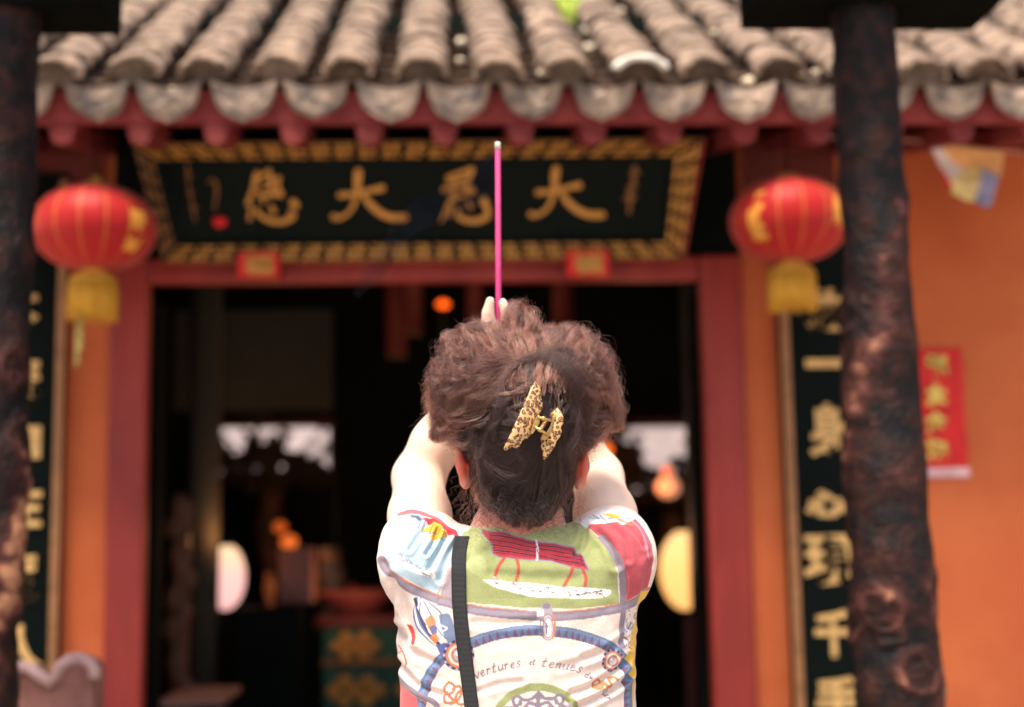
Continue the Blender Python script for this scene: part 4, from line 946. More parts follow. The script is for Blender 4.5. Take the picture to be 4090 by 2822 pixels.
# neck hole
sh.cone(Pp(2076, 2130, 2.455)+np.array((0,.01,.0)), nt_+np.array((0,.02,.02)), .071, .085, .006, 's')
V, F = sh.grid((XC-.32, 2.26, .90), (XC+.32, 2.66, TZ[1]+.18), .0032); V = smooth_mesh(V, F, 3)
tm = mesh('shirt_source', V, F, None, None, True); sd = tm.modifiers.new('s', 'SUBSURF'); sd.levels = 1; sd.render_levels = 1
bpy.context.view_layer.update(); me2 = bpy.data.meshes.new_from_object(tm.evaluated_get(bpy.context.evaluated_depsgraph_get()))
n = len(me2.vertices); V = np.empty(n*3, np.float32); me2.vertices.foreach_get('co', V); V = V.reshape(-1,3); Nn = np.empty(n*3, np.float32); me2.vertices.foreach_get('normal', Nn); Nn = Nn.reshape(-1,3)
bpy.data.objects.remove(tm)
# flat print coordinates on the back: photograph-like design units laid flat on x,z of the garment
DC = W(2068, 2450, 2.36); KU = 2.36/FPX/1.012
U = 2068+(V[:,0]-DC.x)/KU; Vv = 2450-(V[:,2]-DC.z)/KU
U -= (Vv-2450)*-.012
CU = (U-1400)/.562; CV = (Vv-1950)/.562      # design sheet coordinates
back = Nn[:,1] < .25
def seg_d(X, Y, pts):
    best = np.full(X.shape, 1e9, np.float32); side = np.zeros(X.shape, np.float32)
    for (x0, y0), (x1, y1) in zip(pts[:-1], pts[1:]):
        dx, dy = x1-x0, y1-y0; t = np.clip(((X-x0)*dx+(Y-y0)*dy)/(dx*dx+dy*dy+1e-9), 0, 1); d = np.hypot(X-x0-t*dx, Y-y0-t*dy); best = np.minimum(best, d)
    return best
def poly_d(X, Y, pts):
    d = seg_d(X, Y, pts+[pts[0]]); ins = np.zeros(X.shape, bool); j = len(pts)-1
    for i in range(len(pts)):
        xi, yi = pts[i]; xj, yj = pts[j]; c = ((yi > Y) != (yj > Y)) & (X < (xj-xi)*(Y-yi)/((yj-yi) or 1e-9)+xi); ins ^= c; j = i
    return np.where(ins, -d, d)
def spline(pts, n=8):
    if len(pts) < 3: return pts
    out = []
    for i in range(len(pts)-1):
        p0 = pts[max(i-1,0)]; p1 = pts[i]; p2 = pts[i+1]; p3 = pts[min(i+2,len(pts)-1)]
        for q in range(n):
            u = q/n; out.append(tuple(.5*((2*p1[k])+(-p0[k]+p2[k])*u+(2*p0[k]-5*p1[k]+4*p2[k]-p3[k])*u*u+(-p0[k]+3*p1[k]-3*p2[k]+p3[k])*u**3) for k in (0,1)))
    return out+[pts[-1]]
Colr = np.tile(np.array((.80,.69,.64), np.float32), (n, 1))
AA = 3.0
wobx = 3*vnoise(np.stack([CU,CV,CU*0],1), .02, 5); woby = 3*vnoise(np.stack([CU,CV,CU*0],1), .02, 6)
XX, YY = CU+wobx, CV+woby
def _paint(mask_pts, dfun, col, a=1.0, mod=None):
    xs = [p[0] for p in mask_pts]; ys = [p[1] for p in mask_pts]; pad = 60
    s_ = np.where(back & (XX > min(xs)-pad) & (XX < max(xs)+pad) & (YY > min(ys)-pad) & (YY < max(ys)+pad))[0]
    if not len(s_): return
    al = np.clip(.5-dfun(XX[s_], YY[s_])/AA, 0, 1)*a
    if mod is not None: al = al*mod(XX[s_], YY[s_])
    Colr[s_] = Colr[s_]*(1-al[:,None])+np.array(col, np.float32)*al[:,None]
def poly(pts, col, a=1.0, sm=False, mod=None): 
    pts = spline(pts+[pts[0]], 5)[:-1] if sm else pts
    _paint(pts, lambda X, Y: poly_d(X, Y, pts), col, a, mod)
def line(pts, w, col, a=1.0, sm=True, mod=None):
    pts = spline(pts) if sm else pts; _paint(pts, lambda X, Y: seg_d(X, Y, pts)-w/2, col, a, mod)
def disc(x, y, r, col, a=1.0, ry=None):
    ry = ry or r; _paint([(x-r, y-ry), (x+r, y+ry)], lambda X, Y: (np.hypot((X-x)/r, (Y-y)/ry)-1)*min(r, ry), col, a)
def ring(x, y, r, w, col, a=1.0, ry=None):
    ry = ry or r; _paint([(x-r, y-ry), (x+r, y+ry)], lambda X, Y: np.abs((np.hypot((X-x)/r, (Y-y)/ry)-1)*min(r, ry))-w/2, col, a)
GREY = (.30,.26,.33); LGREY = (.45,.42,.48); ORG = (.72,.27,.10); GRN = (.36,.40,.20); BLU = (.10,.20,.42); DK = (.07,.06,.11); RD = (.58,.09,.09); WH = (.86,.82,.78); YL = (.75,.47,.06); BRN = (.35,.13,.07)
rr = random.Random(3)
# left shoulder pale blue panel
poly([(235,300),(330,150),(480,120),(660,200),(830,330),(820,360),(720,520),(640,742),(540,715),(430,650),(330,590),(255,525),(240,420)], (.44,.58,.68))
poly([(200,120),(420,120),(330,180),(262,300),(250,430),(190,500)], (.82,.80,.80))
for q in range(9):
    x = 400+q*26; line([(x+80, 205+q*8), (x+10, 330+q*12), (x-60, 390+q*14)], rr.uniform(2, 4), (.30,.42,.58), .45)
line([(330,165),(430,150),(540,180),(640,235),(740,330)], 34, (.55,.12,.14), .9); line([(430,185),(520,212),(600,246)], 22, DK, .8)
poly([(500,215),(600,215),(720,285),(780,335),(720,330),(600,262)], (.62,.06,.08)); poly([(520,270),(600,240),(650,262),(640,300),(560,310),(510,300)], YL, 1, True); poly([(560,330),(640,296),(690,318),(660,352),(580,360)], YL, 1, True); disc(470,262,34,(.45,.42,.62),.8,24)
for q in range(7): line([(500+q*28,215+q*14),(480+q*26,280+q*14)], 6, DK, .8); 
line([(560,320),(620,305),(690,330)], 5, DK)
line([(590,400),(560,470),(520,540)], 7, (.15,.35,.42), .8); line([(700,350),(600,370),(570,420)], 6, (.15,.20,.35), .7); line([(520,380),(440,470)], 5, (.3,.4,.6), .6)
line([(300,430),(340,480),(400,540),(480,575),(585,612)], 44, WH, .9)
for q in range(70): t = q/70; x = 300+280*t+rr.uniform(-16,16); y = 430+185*t**.85+rr.uniform(-22,22); line([(x,y),(x+rr.uniform(6,20),y+rr.uniform(2,12))], rr.uniform(3,6), (.22,.20,.27), .8, False)
# red panel right, green panel centre
poly([(1680,285),(1800,255),(1960,235),(2060,200),(2130,300),(2180,420),(2180,560),(2140,730),(1975,815),(1960,620),(1900,480),(1800,360)], (.50,.12,.15))
line([(2020,215),(2080,290),(2125,400),(2140,520)], 16, (.50,.30,.42), .8); line([(2010,205),(2110,300),(2160,440)], 5, (.25,.25,.5), .7)
poly([(1640,300),(1700,230),(1840,150),(2000,150),(2090,220),(1990,262),(1880,262),(1760,285)], (.70,.74,.80))
for q in range(12): x = 1740+q*24; line([(x,210+rr.uniform(-14,20)),(x+34,236+rr.uniform(-10,24))], 8, DK if q % 2 else (.25,.28,.5), .8, False)
poly([(1830,190),(1900,186),(1960,214),(1930,230),(1860,210)], YL); line([(1880,215),(1960,240),(2040,275)], 12, (.62,.25,.08), .8)
poly([(822,420),(800,330),(860,270),(930,240),(1250,215),(1560,205),(1700,290),(1790,370),(1850,450),(1895,560),(1920,835),(1600,858),(1200,842),(818,800),(806,600)], GRN)
poly([(870,420),(960,520),(940,620),(830,560)], (.44,.49,.28), .5, True)
# horse with a red striped blanket on a white ground
hb = [(930,290),(985,300),(1100,318),(1200,352),(1330,388),(1450,400),(1600,440),(1640,480),(1670,540),(1690,592),(1600,575),(1520,555),(1430,525),(1340,515),(1200,505),(1060,490),(1012,470),(1008,400),(960,345)]
poly(hb, (.44,.075,.085))
for q in range(9):
    t = q/9; line([(985+t*25,310+t*165),(1150+t*10,340+t*150),(1330,395+t*118),(1500,420+t*130),(1640+t*30,470+t*110)], 8, (.04,.02,.07) if q % 2 else (.30,.03,.06), .95)
line(hb+[hb[0]], 9, (.28,.20,.40), .8, False); line([(1320,380),(1330,450),(1322,515)], 16, (.55,.52,.62)); line([(1310,385),(1336,470)], 5, DK)
line([(1340,470),(1450,470),(1560,490)], 20, (.45,.05,.06), .8)
for lg in ([(1090,500),(1045,560),(1032,600),(1020,632)], [(1178,508),(1190,560),(1184,620),(1166,668)], [(1580,566),(1560,620),(1540,660),(1500,712)], [(1645,582),(1668,640),(1662,690),(1655,742)]):
    line(lg, 24, (.50,.13,.10)); line(lg[-2:], 12, (.50,.13,.10)); disc(lg[-1][0], lg[-1][1], 13, (.45,.42,.48), 1, 9)
gp = [(938,645),(1050,652),(1150,668),(1250,672),(1400,690),(1520,705),(1640,712),(1760,725),(1850,735),(1852,758),(1790,785),(1640,790),(1480,782),(1320,772),(1190,748),(1080,715),(1010,692)]
poly(gp, WH, 1, True)
for q in range(120): t = rr.random(); x = 1000+800*t; y = 665+90*t+rr.uniform(-14,48*(1-abs(t-.5))); line([(x,y),(x+rr.uniform(4,22),y+rr.uniform(-3,5))], rr.uniform(3,6), (.10,.08,.12), .85, False)
line([(1140,680),(1200,684),(1290,690)], 8, (.35,.33,.38)); line([(1600,770),(1700,752),(1790,735)], 6, DK)
for q in range(5): line([(900+q*10,300+q*40),(960,330+q*30)], 5, (.25,.33,.1), .4)
# bands
def band(pts, w, oe=True):
    line(pts, w, GREY); line(pts, w*.45, LGREY, .35)
    if oe: line([(x+2, y-w/2) for x, y in pts], 7, ORG)
band([(215,500),(250,560),(330,625),(450,708),(600,770),(760,812)], 64); band([(640,790),(690,800),(820,842),(1000,872),(1200,892),(1400,906),(1650,900),(1900,868),(2030,825),(2160,755)], 66)
line([(610,760),(660,660),(705,550)], 6, ORG); poly([(640,742),(705,560),(735,560),(720,790)], GREY, .8)
line([(1800,360),(1870,455),(1920,560),(1945,700),(1948,830)], 52, GREY); line([(1945,880),(1940,1000),(1938,1130)], 44, GREY); line([(1975,600),(1988,720),(1972,812)], 6, (.7,.2,.2))
# yellow and grey side panel on the right
poly([(2100,760),(2220,720),(2200,1000),(2110,1250),(2060,1420),(2030,1600),(1985,1600),(1965,1430),(1970,1280),(2010,1080),(2060,930)], (.80,.56,.12)); line([(2010,1390),(1990,1500),(1985,1600)], 40, GREY)
for q in range(26): x = 1975+rr.uniform(-20,110)*(1-q/40); y = 870+q*11; line([(x,y),(x+rr.uniform(-40,30),y+rr.uniform(10,36))], rr.uniform(6,14), rr.choice([WH, DK, (.28,.33,.58), ORG, LGREY, WH]), .95, False)
ring(2060,930,24,6,DK); ring(2010,1000,26,7,(.25,.3,.55))
# blue toothed arch
arch = [(490,1600),(520,1440),(565,1320),(625,1220),(720,1140),(850,1085),(1000,1035),(1200,1003),(1330,1003),(1480,1015),(1640,1052),(1800,1112),(1900,1175),(1955,1270),(1985,1400),(1990,1600)]
line(arch, 76, (.16,.23,.38)); line([(x, y-20) for x, y in arch], 18, (.24,.33,.48), .6)
sa = spline(arch, 14); acc = 0
for i in range(1, len(sa)):
    seg = math.hypot(sa[i][0]-sa[i-1][0], sa[i][1]-sa[i-1][1]); acc += seg
    if acc > 46:
        acc = 0; t = ((sa[i][0]-sa[i-1][0])/seg, (sa[i][1]-sa[i-1][1])/seg); nrm = (-t[1], t[0]); nrm = nrm if (1250-sa[i][0])*nrm[0]+(1500-sa[i][1])*nrm[1] > 0 else (-nrm[0], -nrm[1]); c = sa[i]
        poly([(c[0]+nrm[0]*38-t[0]*20, c[1]+nrm[1]*38-t[1]*20), (c[0]+nrm[0]*38+t[0]*20, c[1]+nrm[1]*38+t[1]*20), (c[0]-nrm[0]*22, c[1]-nrm[1]*22)], (.20,.12,.20))
# buckle
line([(1385,850),(1392,905)], 76, LGREY); poly([(1312,862),(1360,858),(1365,900),(1318,905)], WH); disc(1385,835,30,GREY,1,22)
for w, c in ((72, GREY), (58, (.62,.56,.62)), (30, (.80,.78,.78))): line([(1392,925),(1396,985),(1398,1040)], w, c, 1, False)
line([(1436,905),(1442,985),(1425,1058)], 12, ORG); line([(1340,920),(1345,1000),(1362,1052)], 8, (.25,.2,.27)); line([(1382,950),(1384,1030)], 8, DK); disc(1385,975,12,GREY); ring(1396,985,34,5,(.35,.3,.36),1,70)
# bridle ropes and bits on the left
for q, c in enumerate(((.13,.20,.42), WH, (.13,.20,.42), DK)): line([(500-q*12,770),(462+q*10,860),(480+q*16,960),(560+q*14,1060),(640+q*8,1110)], 17, c, .95)
poly([(500,775),(560,800),(600,880),(640,960),(690,1050),(650,1080),(560,1010),(510,900),(480,830)], WH)
for p in ([(520,790),(570,880),(600,960),(690,1060)], [(560,800),(640,870),(650,930)], [(500,800),(500,880),(540,960)]): line(p, 8, (.15,.16,.35))
poly([(530,920),(580,890),(610,950),(570,1000)], ORG, .9, True); poly([(560,975),(600,960),(620,1010),(590,1030)], (.20,.20,.38), 1, True); poly([(570,1040),(610,1010),(640,1060),(600,1090)], ORG, .9)
poly([(630,890),(700,880),(740,960),(770,1080),(700,1080),(650,980)], (.16,.24,.40), .9, True); line([(650,960),(690,980),(660,1000)], 10, WH); poly([(610,1095),(720,1070),(790,1120),(760,1200),(650,1180)], (.14,.14,.34)); disc(706,1104,22,WH); disc(645,1110,16,BLU)
def rosette(x, y, r):
    disc(x, y, r, (.16,.14,.28)); 
    for q in range(26): a = q*2*math.pi/26; disc(x+math.cos(a)*r*.93, y+math.sin(a)*r*.93, r*.085, LGREY if q % 2 else DK)
    disc(x, y, r*.80, BRN); ring(x, y, r*.74, r*.1, ORG); disc(x, y, r*.66, (.78,.66,.62)); disc(x, y, r*.50, (.5,.2,.14)); disc(x, y, r*.36, LGREY); disc(x-r*.1, y-r*.1, r*.14, WH)
rosette(770,1165,108); rosette(1862,1232,80)
# left figure: grey drape, red feather, thin red legs
poly([(270,820),(330,850),(370,920),(400,1000),(400,1080),(370,1140),(345,1080),(310,960)], (.58,.50,.48), .9, True); poly([(400,960),(440,975),(462,1030),(466,1095),(436,1090),(424,1030)], RD, 1, True)
line([(350,1110),(385,1160),(405,1220),(398,1270)], 8, (.62,.14,.10)); line([(375,1145),(330,1190),(345,1200)], 6, (.62,.14,.10)); line([(400,1200),(412,1240)], 5, BRN)
for q in range(14): x = 370+rr.uniform(0,90); y = 1255+rr.uniform(0,50); line([(x,y),(x+rr.uniform(5,24),y+rr.uniform(-6,8))], 5, LGREY, .8, False)
poly([(300,1250),(345,1320),(400,1400),(470,1450),(500,1620),(300,1700)], (.68,.16,.18)); band([(330,1330),(400,1400),(500,1450),(610,1505),(640,1620)], 44, False); line([(380,1400),(440,1450),(540,1500),(590,1560)], 5, ORG)
# curly ornaments
for c, w in ((DK, 17), (ORG, 10)):
    for p in ([(700,1355),(672,1390),(690,1430),(730,1420),(735,1375),(700,1355)], [(690,1420),(670,1460),(690,1495),(740,1480),(760,1430),(800,1400)], [(730,1400),(770,1380),(790,1420),(760,1480),(720,1500)], [(700,1440),(770,1500),(800,1500)]): line(p, w, c, .9)
    for p in ([(1760,1355),(1728,1380),(1735,1415),(1775,1410),(1780,1375),(1760,1355)], [(1720,1410),(1790,1390),(1850,1420),(1835,1370),(1870,1350),(1892,1370)], [(1800,1375),(1830,1440)]): line(p, w, BRN if c == DK else ORG, .9)
# handwriting
GL = {'v': [[(0,.55),(.12,.5),(.28,0),(.55,.6),(.62,.5)]], 'e': [[(0,.25),(.35,.38),(.38,.56),(.18,.58),(.06,.28),(.2,.0),(.5,.12)]], 'r': [[(0,.5),(.12,.55),(.1,0)],[(.1,.35),(.25,.55),(.45,.5)]],
      't': [[(.22,1.0),(.1,.15),(.22,0),(.38,.1)],[(-.05,.62),(.42,.68)]], 'u': [[(0,.55),(.05,.1),(.22,0),(.42,.2),(.5,.58)],[(.48,.5),(.5,.1),(.62,.02)]], 's': [[(.42,.5),(.25,.6),(.1,.42),(.38,.2),(.25,0),(.02,.08)]],
      'n': [[(0,.55),(.05,0)],[(.04,.35),(.25,.58),(.38,.45),(.4,.05),(.5,0)]], 'd': [[(.4,.5),(.15,.55),(.03,.2),(.2,0),(.4,.2)],[(.5,1.0),(.42,.1),(.55,0)]], 'o': [[(.25,.58),(.03,.3),(.2,0),(.42,.25),(.25,.58)]]}
def script(txt, pts, size, w, col=(.20,.15,.24)):
    path = spline(pts, 16); Ls = [0]
    for i in range(1, len(path)): Ls.append(Ls[-1]+math.hypot(path[i][0]-path[i-1][0], path[i][1]-path[i-1][1]))
    tot = Ls[-1]; adv = tot/len(txt)
    for k, ch in enumerate(txt):
        s0 = k*adv; i = min(max(1, next((j for j, l in enumerate(Ls) if l >= s0+adv*.4), len(Ls)-1)), len(Ls)-1); p = path[i]; q = path[i-1]; a = math.atan2(p[1]-q[1], p[0]-q[0]); f = (s0+adv*.4-Ls[i]); ox, oy = p[0]+math.cos(a)*(f-adv*.4), p[1]+math.sin(a)*(f-adv*.4)
        for st in GL.get(ch, []):
            P_ = [(ox+math.cos(a)*(x+y*.22)*adv*1.55/1.0*.9+math.sin(a)*y*size, oy+math.sin(a)*(x+y*.22)*adv*1.55*.9-math.cos(a)*y*size) for x, y in st]; line(P_, w, col)
script('vertures', [(888,1335),(960,1302),(1080,1270),(1215,1245)], 62, 7.5)
script('et', [(1262,1236),(1305,1238)], 36, 6.5)
script('tenues', [(1345,1252),(1450,1265),(1540,1283),(1640,1308)], 62, 7.5)
script('de', [(1655,1335),(1712,1358)], 40, 6.5)
script('our', [(1782,1432),(1800,1470),(1812,1512)], 46, 7)
# green ring and scroll medallion
disc(1315,1660,330,GRN,1,295); disc(1315,1668,282,(.80,.73,.68),1,250)
for c, k in ((GREY, 1),):
    for s_ in (-1, 1):
        X = lambda x: 1325+s_*(x-1325)
        line([(X(1340),1440),(X(1370),1470),(X(1430),1475),(X(1470),1450),(X(1500),1470),(X(1490),1510),(X(1450),1505)], 22, GREY); disc(X(1452),1490,15,GREY); line([(X(1330),1520),(X(1390),1500),(X(1440),1540),(X(1510),1530),(X(1550),1560)], 24, GREY); disc(X(1400),1540,18,GREY); disc(X(1545),1530,14,GREY)
    poly([(1325,1412),(1350,1440),(1372,1452),(1345,1475),(1325,1500),(1305,1475),(1278,1452),(1300,1440)], GREY); line([(1325,1480),(1325,1620)], 26, GREY); disc(1325,1570,46,GREY); disc(1325,1570,24,(.90,.80,.75))
    for q in range(8): a = q*math.pi/4; disc(1325+150*math.cos(a), 1680+120*math.sin(a), 34, GREY); disc(1325+150*math.cos(a), 1680+120*math.sin(a), 16, (.90,.80,.75))
Colr = np.clip(Colr, 0, 1)**1.18*.98
# front of the shirt: plain cream with one band (never shown by the photograph)
fz = (~back) & (np.abs(V[:,2]-1.17) < .012); Colr[fz] = GREY
# shirt cloth relief: creases, puckers, soft folds
disp = .0022*vnoise(np.stack([CU,CV,V[:,1]*800],1), .0065, 11)+.0010*vnoise(np.stack([CU,CV,V[:,1]*800],1), .017, 12)
cre = [([(620,300),(590,380),(540,460)], 16, .0035),([(700,330),(640,420),(560,560)], 20, .0035),([(770,340),(700,470),(640,640)], 22, .003),([(560,240),(480,330),(420,430)], 16, .0028),([(500,200),(420,260),(340,300)], 14, .002),
       ([(830,500),(900,470),(1000,430)], 26, .002),([(1700,300),(1660,420),(1600,480)], 24, .0035),([(1780,330),(1850,420),(1900,560)], 26, .004),([(1900,300),(1960,380),(1980,520)], 22, .0025),([(1950,250),(2050,330),(2110,430)], 18, .002),
       ([(1560,1440),(1700,1400),(1850,1330),(2000,1220)], 22, .0035),([(1600,1540),(1760,1480),(1900,1420),(2020,1340)], 22, .0035),([(1650,1200),(1800,1170),(1950,1090)], 26, .0022),([(1480,1260),(1600,1230),(1760,1160)], 26, .0015),
       ([(300,650),(400,850),(430,1050)], 34, .003),([(330,1000),(450,1150),(620,1230)], 28, .0022),([(340,1250),(480,1380),(640,1440)], 24, .0025),([(880,940),(1100,950),(1300,940)], 26, .0015),([(1000,600),(1300,640),(1600,650)], 40, .0015),([(900,1420),(1050,1370),(1200,1350)], 22, .0014),([(2150,560),(2100,800),(2110,1000)], 26, .002),([(230,520),(300,700),(280,900)], 26, .002)]
for pts, w, dep in cre:
    pts = spline(pts); s_ = np.where(back & (CU > min(p[0] for p in pts)-120) & (CU < max(p[0] for p in pts)+120) & (CV > min(p[1] for p in pts)-120) & (CV < max(p[1] for p in pts)+120))[0]
    d = seg_d(CU[s_], CV[s_], pts); disp[s_] += -1.5*dep*np.exp(-(d/w)**2)+1.5*dep*.55*np.exp(-((d-w*1.9)/(w*1.1))**2)
V = V+Nn*disp[:,None]
me2.vertices.foreach_set('co', V.astype(np.float32).ravel()); me2.update()
ca = me2.color_attributes.new('print', 'FLOAT_COLOR', 'POINT'); ca.data.foreach_set('color', np.concatenate([Colr, np.ones((n,1), np.float32)], 1).astype(np.float32).ravel())
def cloth_mat():
    m, nt, b = nodemat('printed_jersey'); N = nt.nodes; L = nt.links
    at = N.new('ShaderNodeAttribute'); at.attribute_name = 'print'; tc = N.new('ShaderNodeTexCoord'); n1 = N.new('ShaderNodeTexNoise'); n1.inputs['Scale'].default_value = 300; L.new(tc.outputs['Object'], n1.inputs['Vector'])
    mr = N.new('ShaderNodeMapRange'); mr.inputs['To Min'].default_value = .80; mr.inputs['To Max'].default_value = 1.16; L.new(n1.outputs['Fac'], mr.inputs['Value'])
    hv = N.new('ShaderNodeHueSaturation'); L.new(mr.outputs[0], hv.inputs['Value']); L.new(at.outputs['Color'], hv.inputs['Color']); L.new(hv.outputs[0], b.inputs['Base Color'])
    b.inputs['Roughness'].default_value = .85; b.inputs['Sheen Weight'].default_value = .15; b.inputs['Specular IOR Level'].default_value = .2
    bp = N.new('ShaderNodeBump'); bp.inputs['Strength'].default_value = .15; bp.inputs['Distance'].default_value = .002; L.new(n1.outputs['Fac'], bp.inputs['Height']); L.new(bp.outputs[0], b.inputs['Normal'])
    return m
me2.materials.clear(); me2.materials.append(cloth_mat()); me2.polygons.foreach_set('use_smooth', np.ones(len(me2.polygons), dtype=bool))
shirt = link('shirt', me2, person)
SHIRT_FN = sh
def back_y(x, z, y0=2.27):
    """depth of the shirt's outer back surface at x,z"""
    P = np.array((x, y0, z), np.float32)
    for _ in range(60):
        d = float(sh.ev(P[None])[0]);
        if d < .0004: break
        P[1] += max(d*.8, .0004)
        if P[1] > 2.6: break
    return float(P[1])
# ------------------------------------------------------------------ shoulder bag strap
bag = empty('shoulder_bag', (XC+.2, 2.42, .85), 'black shoulder bag whose ribbed strap crosses the back of the printed shirt', 'bag')
sp_px = [(1846,2140),(1838,2180),(1832,2230),(1832,2300),(1834,2400),(1843,2500),(1855,2600),(1868,2700),(1884,2822),(1905,2950),(1935,3080)]
def sm_path(pts, n): return spline(pts, n)
V = []; F = []; rows = []
for px, py in sm_path(sp_px, 6):
    row = []
    for q in range(7):
        u = -1+2*q/6; p = W(px+u*29, py, 2.345); y = back_y(p.x, p.z)-.0045; p = W(px+u*29, py, y); row.append((p.x, y-.0014*math.cos(u*math.pi*2.5)*0, p.z))
    rows.append(row)
# over the shoulder to the front
last = rows[0]; xm = last[3][0]
pre = []
for t in np.linspace(1, .08, 12):
    an = t*math.pi; pre.append([(q[0]-.01*t, 2.445-.0-math.cos(an)*-.0+(last[3][1]-2.445)*math.cos(an), last[3][2]+.035*math.sin(an)) for q in last])
post_ = []; b0 = rows[-1]
for t in np.linspace(.12, 1, 9): post_.append([(q[0]+(XC+.19-q[0])*t, q[1]+.02*t, q[2]+(.92-q[2])*t) for q in b0])
rows = rows+post_; allr = rows; nq = 7; V = [p for r_ in allr for p in r_]; nb_ = len(V); V += [(p[0], p[1]+.0018, p[2]) for p in V]
for i in range(len(allr)-1):
    for q in range(nq-1): a = i*nq+q; F += [(a, a+1, a+nq+1, a+nq), (nb_+a, nb_+a+nq, nb_+a+nq+1, nb_+a+1)]
    for a, s_ in ((i*nq, 1), (i*nq+nq-1, -1)): F.append((a, a+nq, nb_+a+nq, nb_+a) if s_ > 0 else (a, nb_+a, nb_+a+nq, a+nq))
def strap_mat():
    m, nt, b = nodemat('ribbed_black_webbing'); N = nt.nodes; L = nt.links; tc = N.new('ShaderNodeTexCoord'); wv = N.new('ShaderNodeTexWave'); wv.bands_direction = 'Z'; wv.inputs['Scale'].default_value = 160; wv.inputs['Distortion'].default_value = .4; L.new(tc.outputs['Object'], wv.inputs['Vector'])
    rp = N.new('ShaderNodeValToRGB'); rp.color_ramp.elements[0].color = (.010,.011,.014,1); rp.color_ramp.elements[1].color = (.030,.034,.040,1); L.new(wv.outputs['Fac'], rp.inputs[0]); L.new(rp.outputs[0], b.inputs['Base Color']); b.inputs['Roughness'].default_value = .7; b.inputs['Specular IOR Level'].default_value = .25
    bp = N.new('ShaderNodeBump'); bp.inputs['Strength'].default_value = .5; bp.inputs['Distance'].default_value = .002; L.new(wv.outputs['Fac'], bp.inputs['Height']); L.new(bp.outputs[0], b.inputs['Normal']); return m
M['strap'] = strap_mat(); mesh('strap', V, F, M['strap'], bag, True)
b = MB(); b.box(XC+.215, XC+.31, 2.33, 2.58, .72, .93); b.build('bag_body', mat('black_bag_cloth', (.02,.02,.024), .7, bump=.3), bag, bevel=.02)
b = MB(); b.box(XC+.205, XC+.214, 2.35, 2.56, .80, .94); b.build('flap', M['strap'], bag, bevel=.003)
# ------------------------------------------------------------------ hair
Hm = SDF()
def he(px, py, Y, rx, ry, rz, k=.022): Hm.ell(Pp(px, py, Y), (rx, ry, rz), None, k)
he(2086, 1745, 2.42, .090, .105, .112); he(1905, 1565, 2.42, .066, .078, .074, .022); he(2270, 1530, 2.42, .063, .078, .080, .018); he(1925, 1450, 2.43, .048, .07, .050, .02)
he(2075, 1490, 2.44, .072, .078, .064, .022); he(2075, 1335, 2.455, .025, .034, .034, .010); he(2165, 1385, 2.45, .024, .034, .022, .010)
he(2088, 1880, 2.405, .077, .070, .060, .03); he(2085, 1965, 2.395, .064, .054, .040, .03); he(2096, 2040, 2.385, .040, .040, .030, .02); he(2140, 1640, 2.345, .050, .035, .075, .03)
he(1868, 1655, 2.44, .040, .06, .030, .02); he(2335, 1650, 2.44, .038, .06, .034, .02); he(1900, 1735, 2.43, .036, .055, .034, .03); he(2290, 1735, 2.43, .034, .055, .034, .03)
# face opening at the front
Hm.ell(HC+np.array((0,.100,-.045)), (.066,.070,.090), None, .01, 's')
hV, hF = Hm.grid(Pp(1600, 2200, 2.42)-np.array((0,.2,0)), Pp(2560, 1180, 2.42)+np.array((0,.25,0)), .005); hV = smooth_mesh(hV, hF, 2)
def hair_mat(name):
    m, nt, b = nodemat(name); N = nt.nodes; L = nt.links; nt.nodes.remove(b); h = N.new('ShaderNodeBsdfHairPrincipled'); h.parametrization = 'COLOR'
    at = N.new('ShaderNodeAttribute'); at.attribute_name = 'strand_tone'; rp = N.new('ShaderNodeValToRGB'); cr = rp.color_ramp; cr.elements[0].position = .2; cr.elements[0].color = (.40,.18,.12,1); cr.elements[1].position = 1; cr.elements[1].color = (.0040,.0020,.0020,1)
    for p_, c_ in ((.45, (.13,.045,.030,1)), (.65, (.036,.0125,.010,1)), (.85, (.009,.0038,.0035,1))): e_ = cr.elements.new(p_); e_.color = c_
    L.new(at.outputs['Fac'], rp.inputs[0]); L.new(rp.outputs[0], h.inputs['Color'])
    h.inputs['Roughness'].default_value = .30; h.inputs['Radial Roughness'].default_value = .4; h.inputs['Random Roughness'].default_value = .2
    try: h.inputs['Random Color'].default_value = .12
    except Exception: pass
    L.new(h.outputs[0], nt.nodes['Material Output'].inputs['Surface']); return m
M['hair_core'] = mat('hair_core', (.012,.006,.004), .7, col2=(.035,.016,.010), scale=30, bump=.8, bscale=70)
hair = mesh('hair', hV-0, hF, M['hair_core'], person, True)
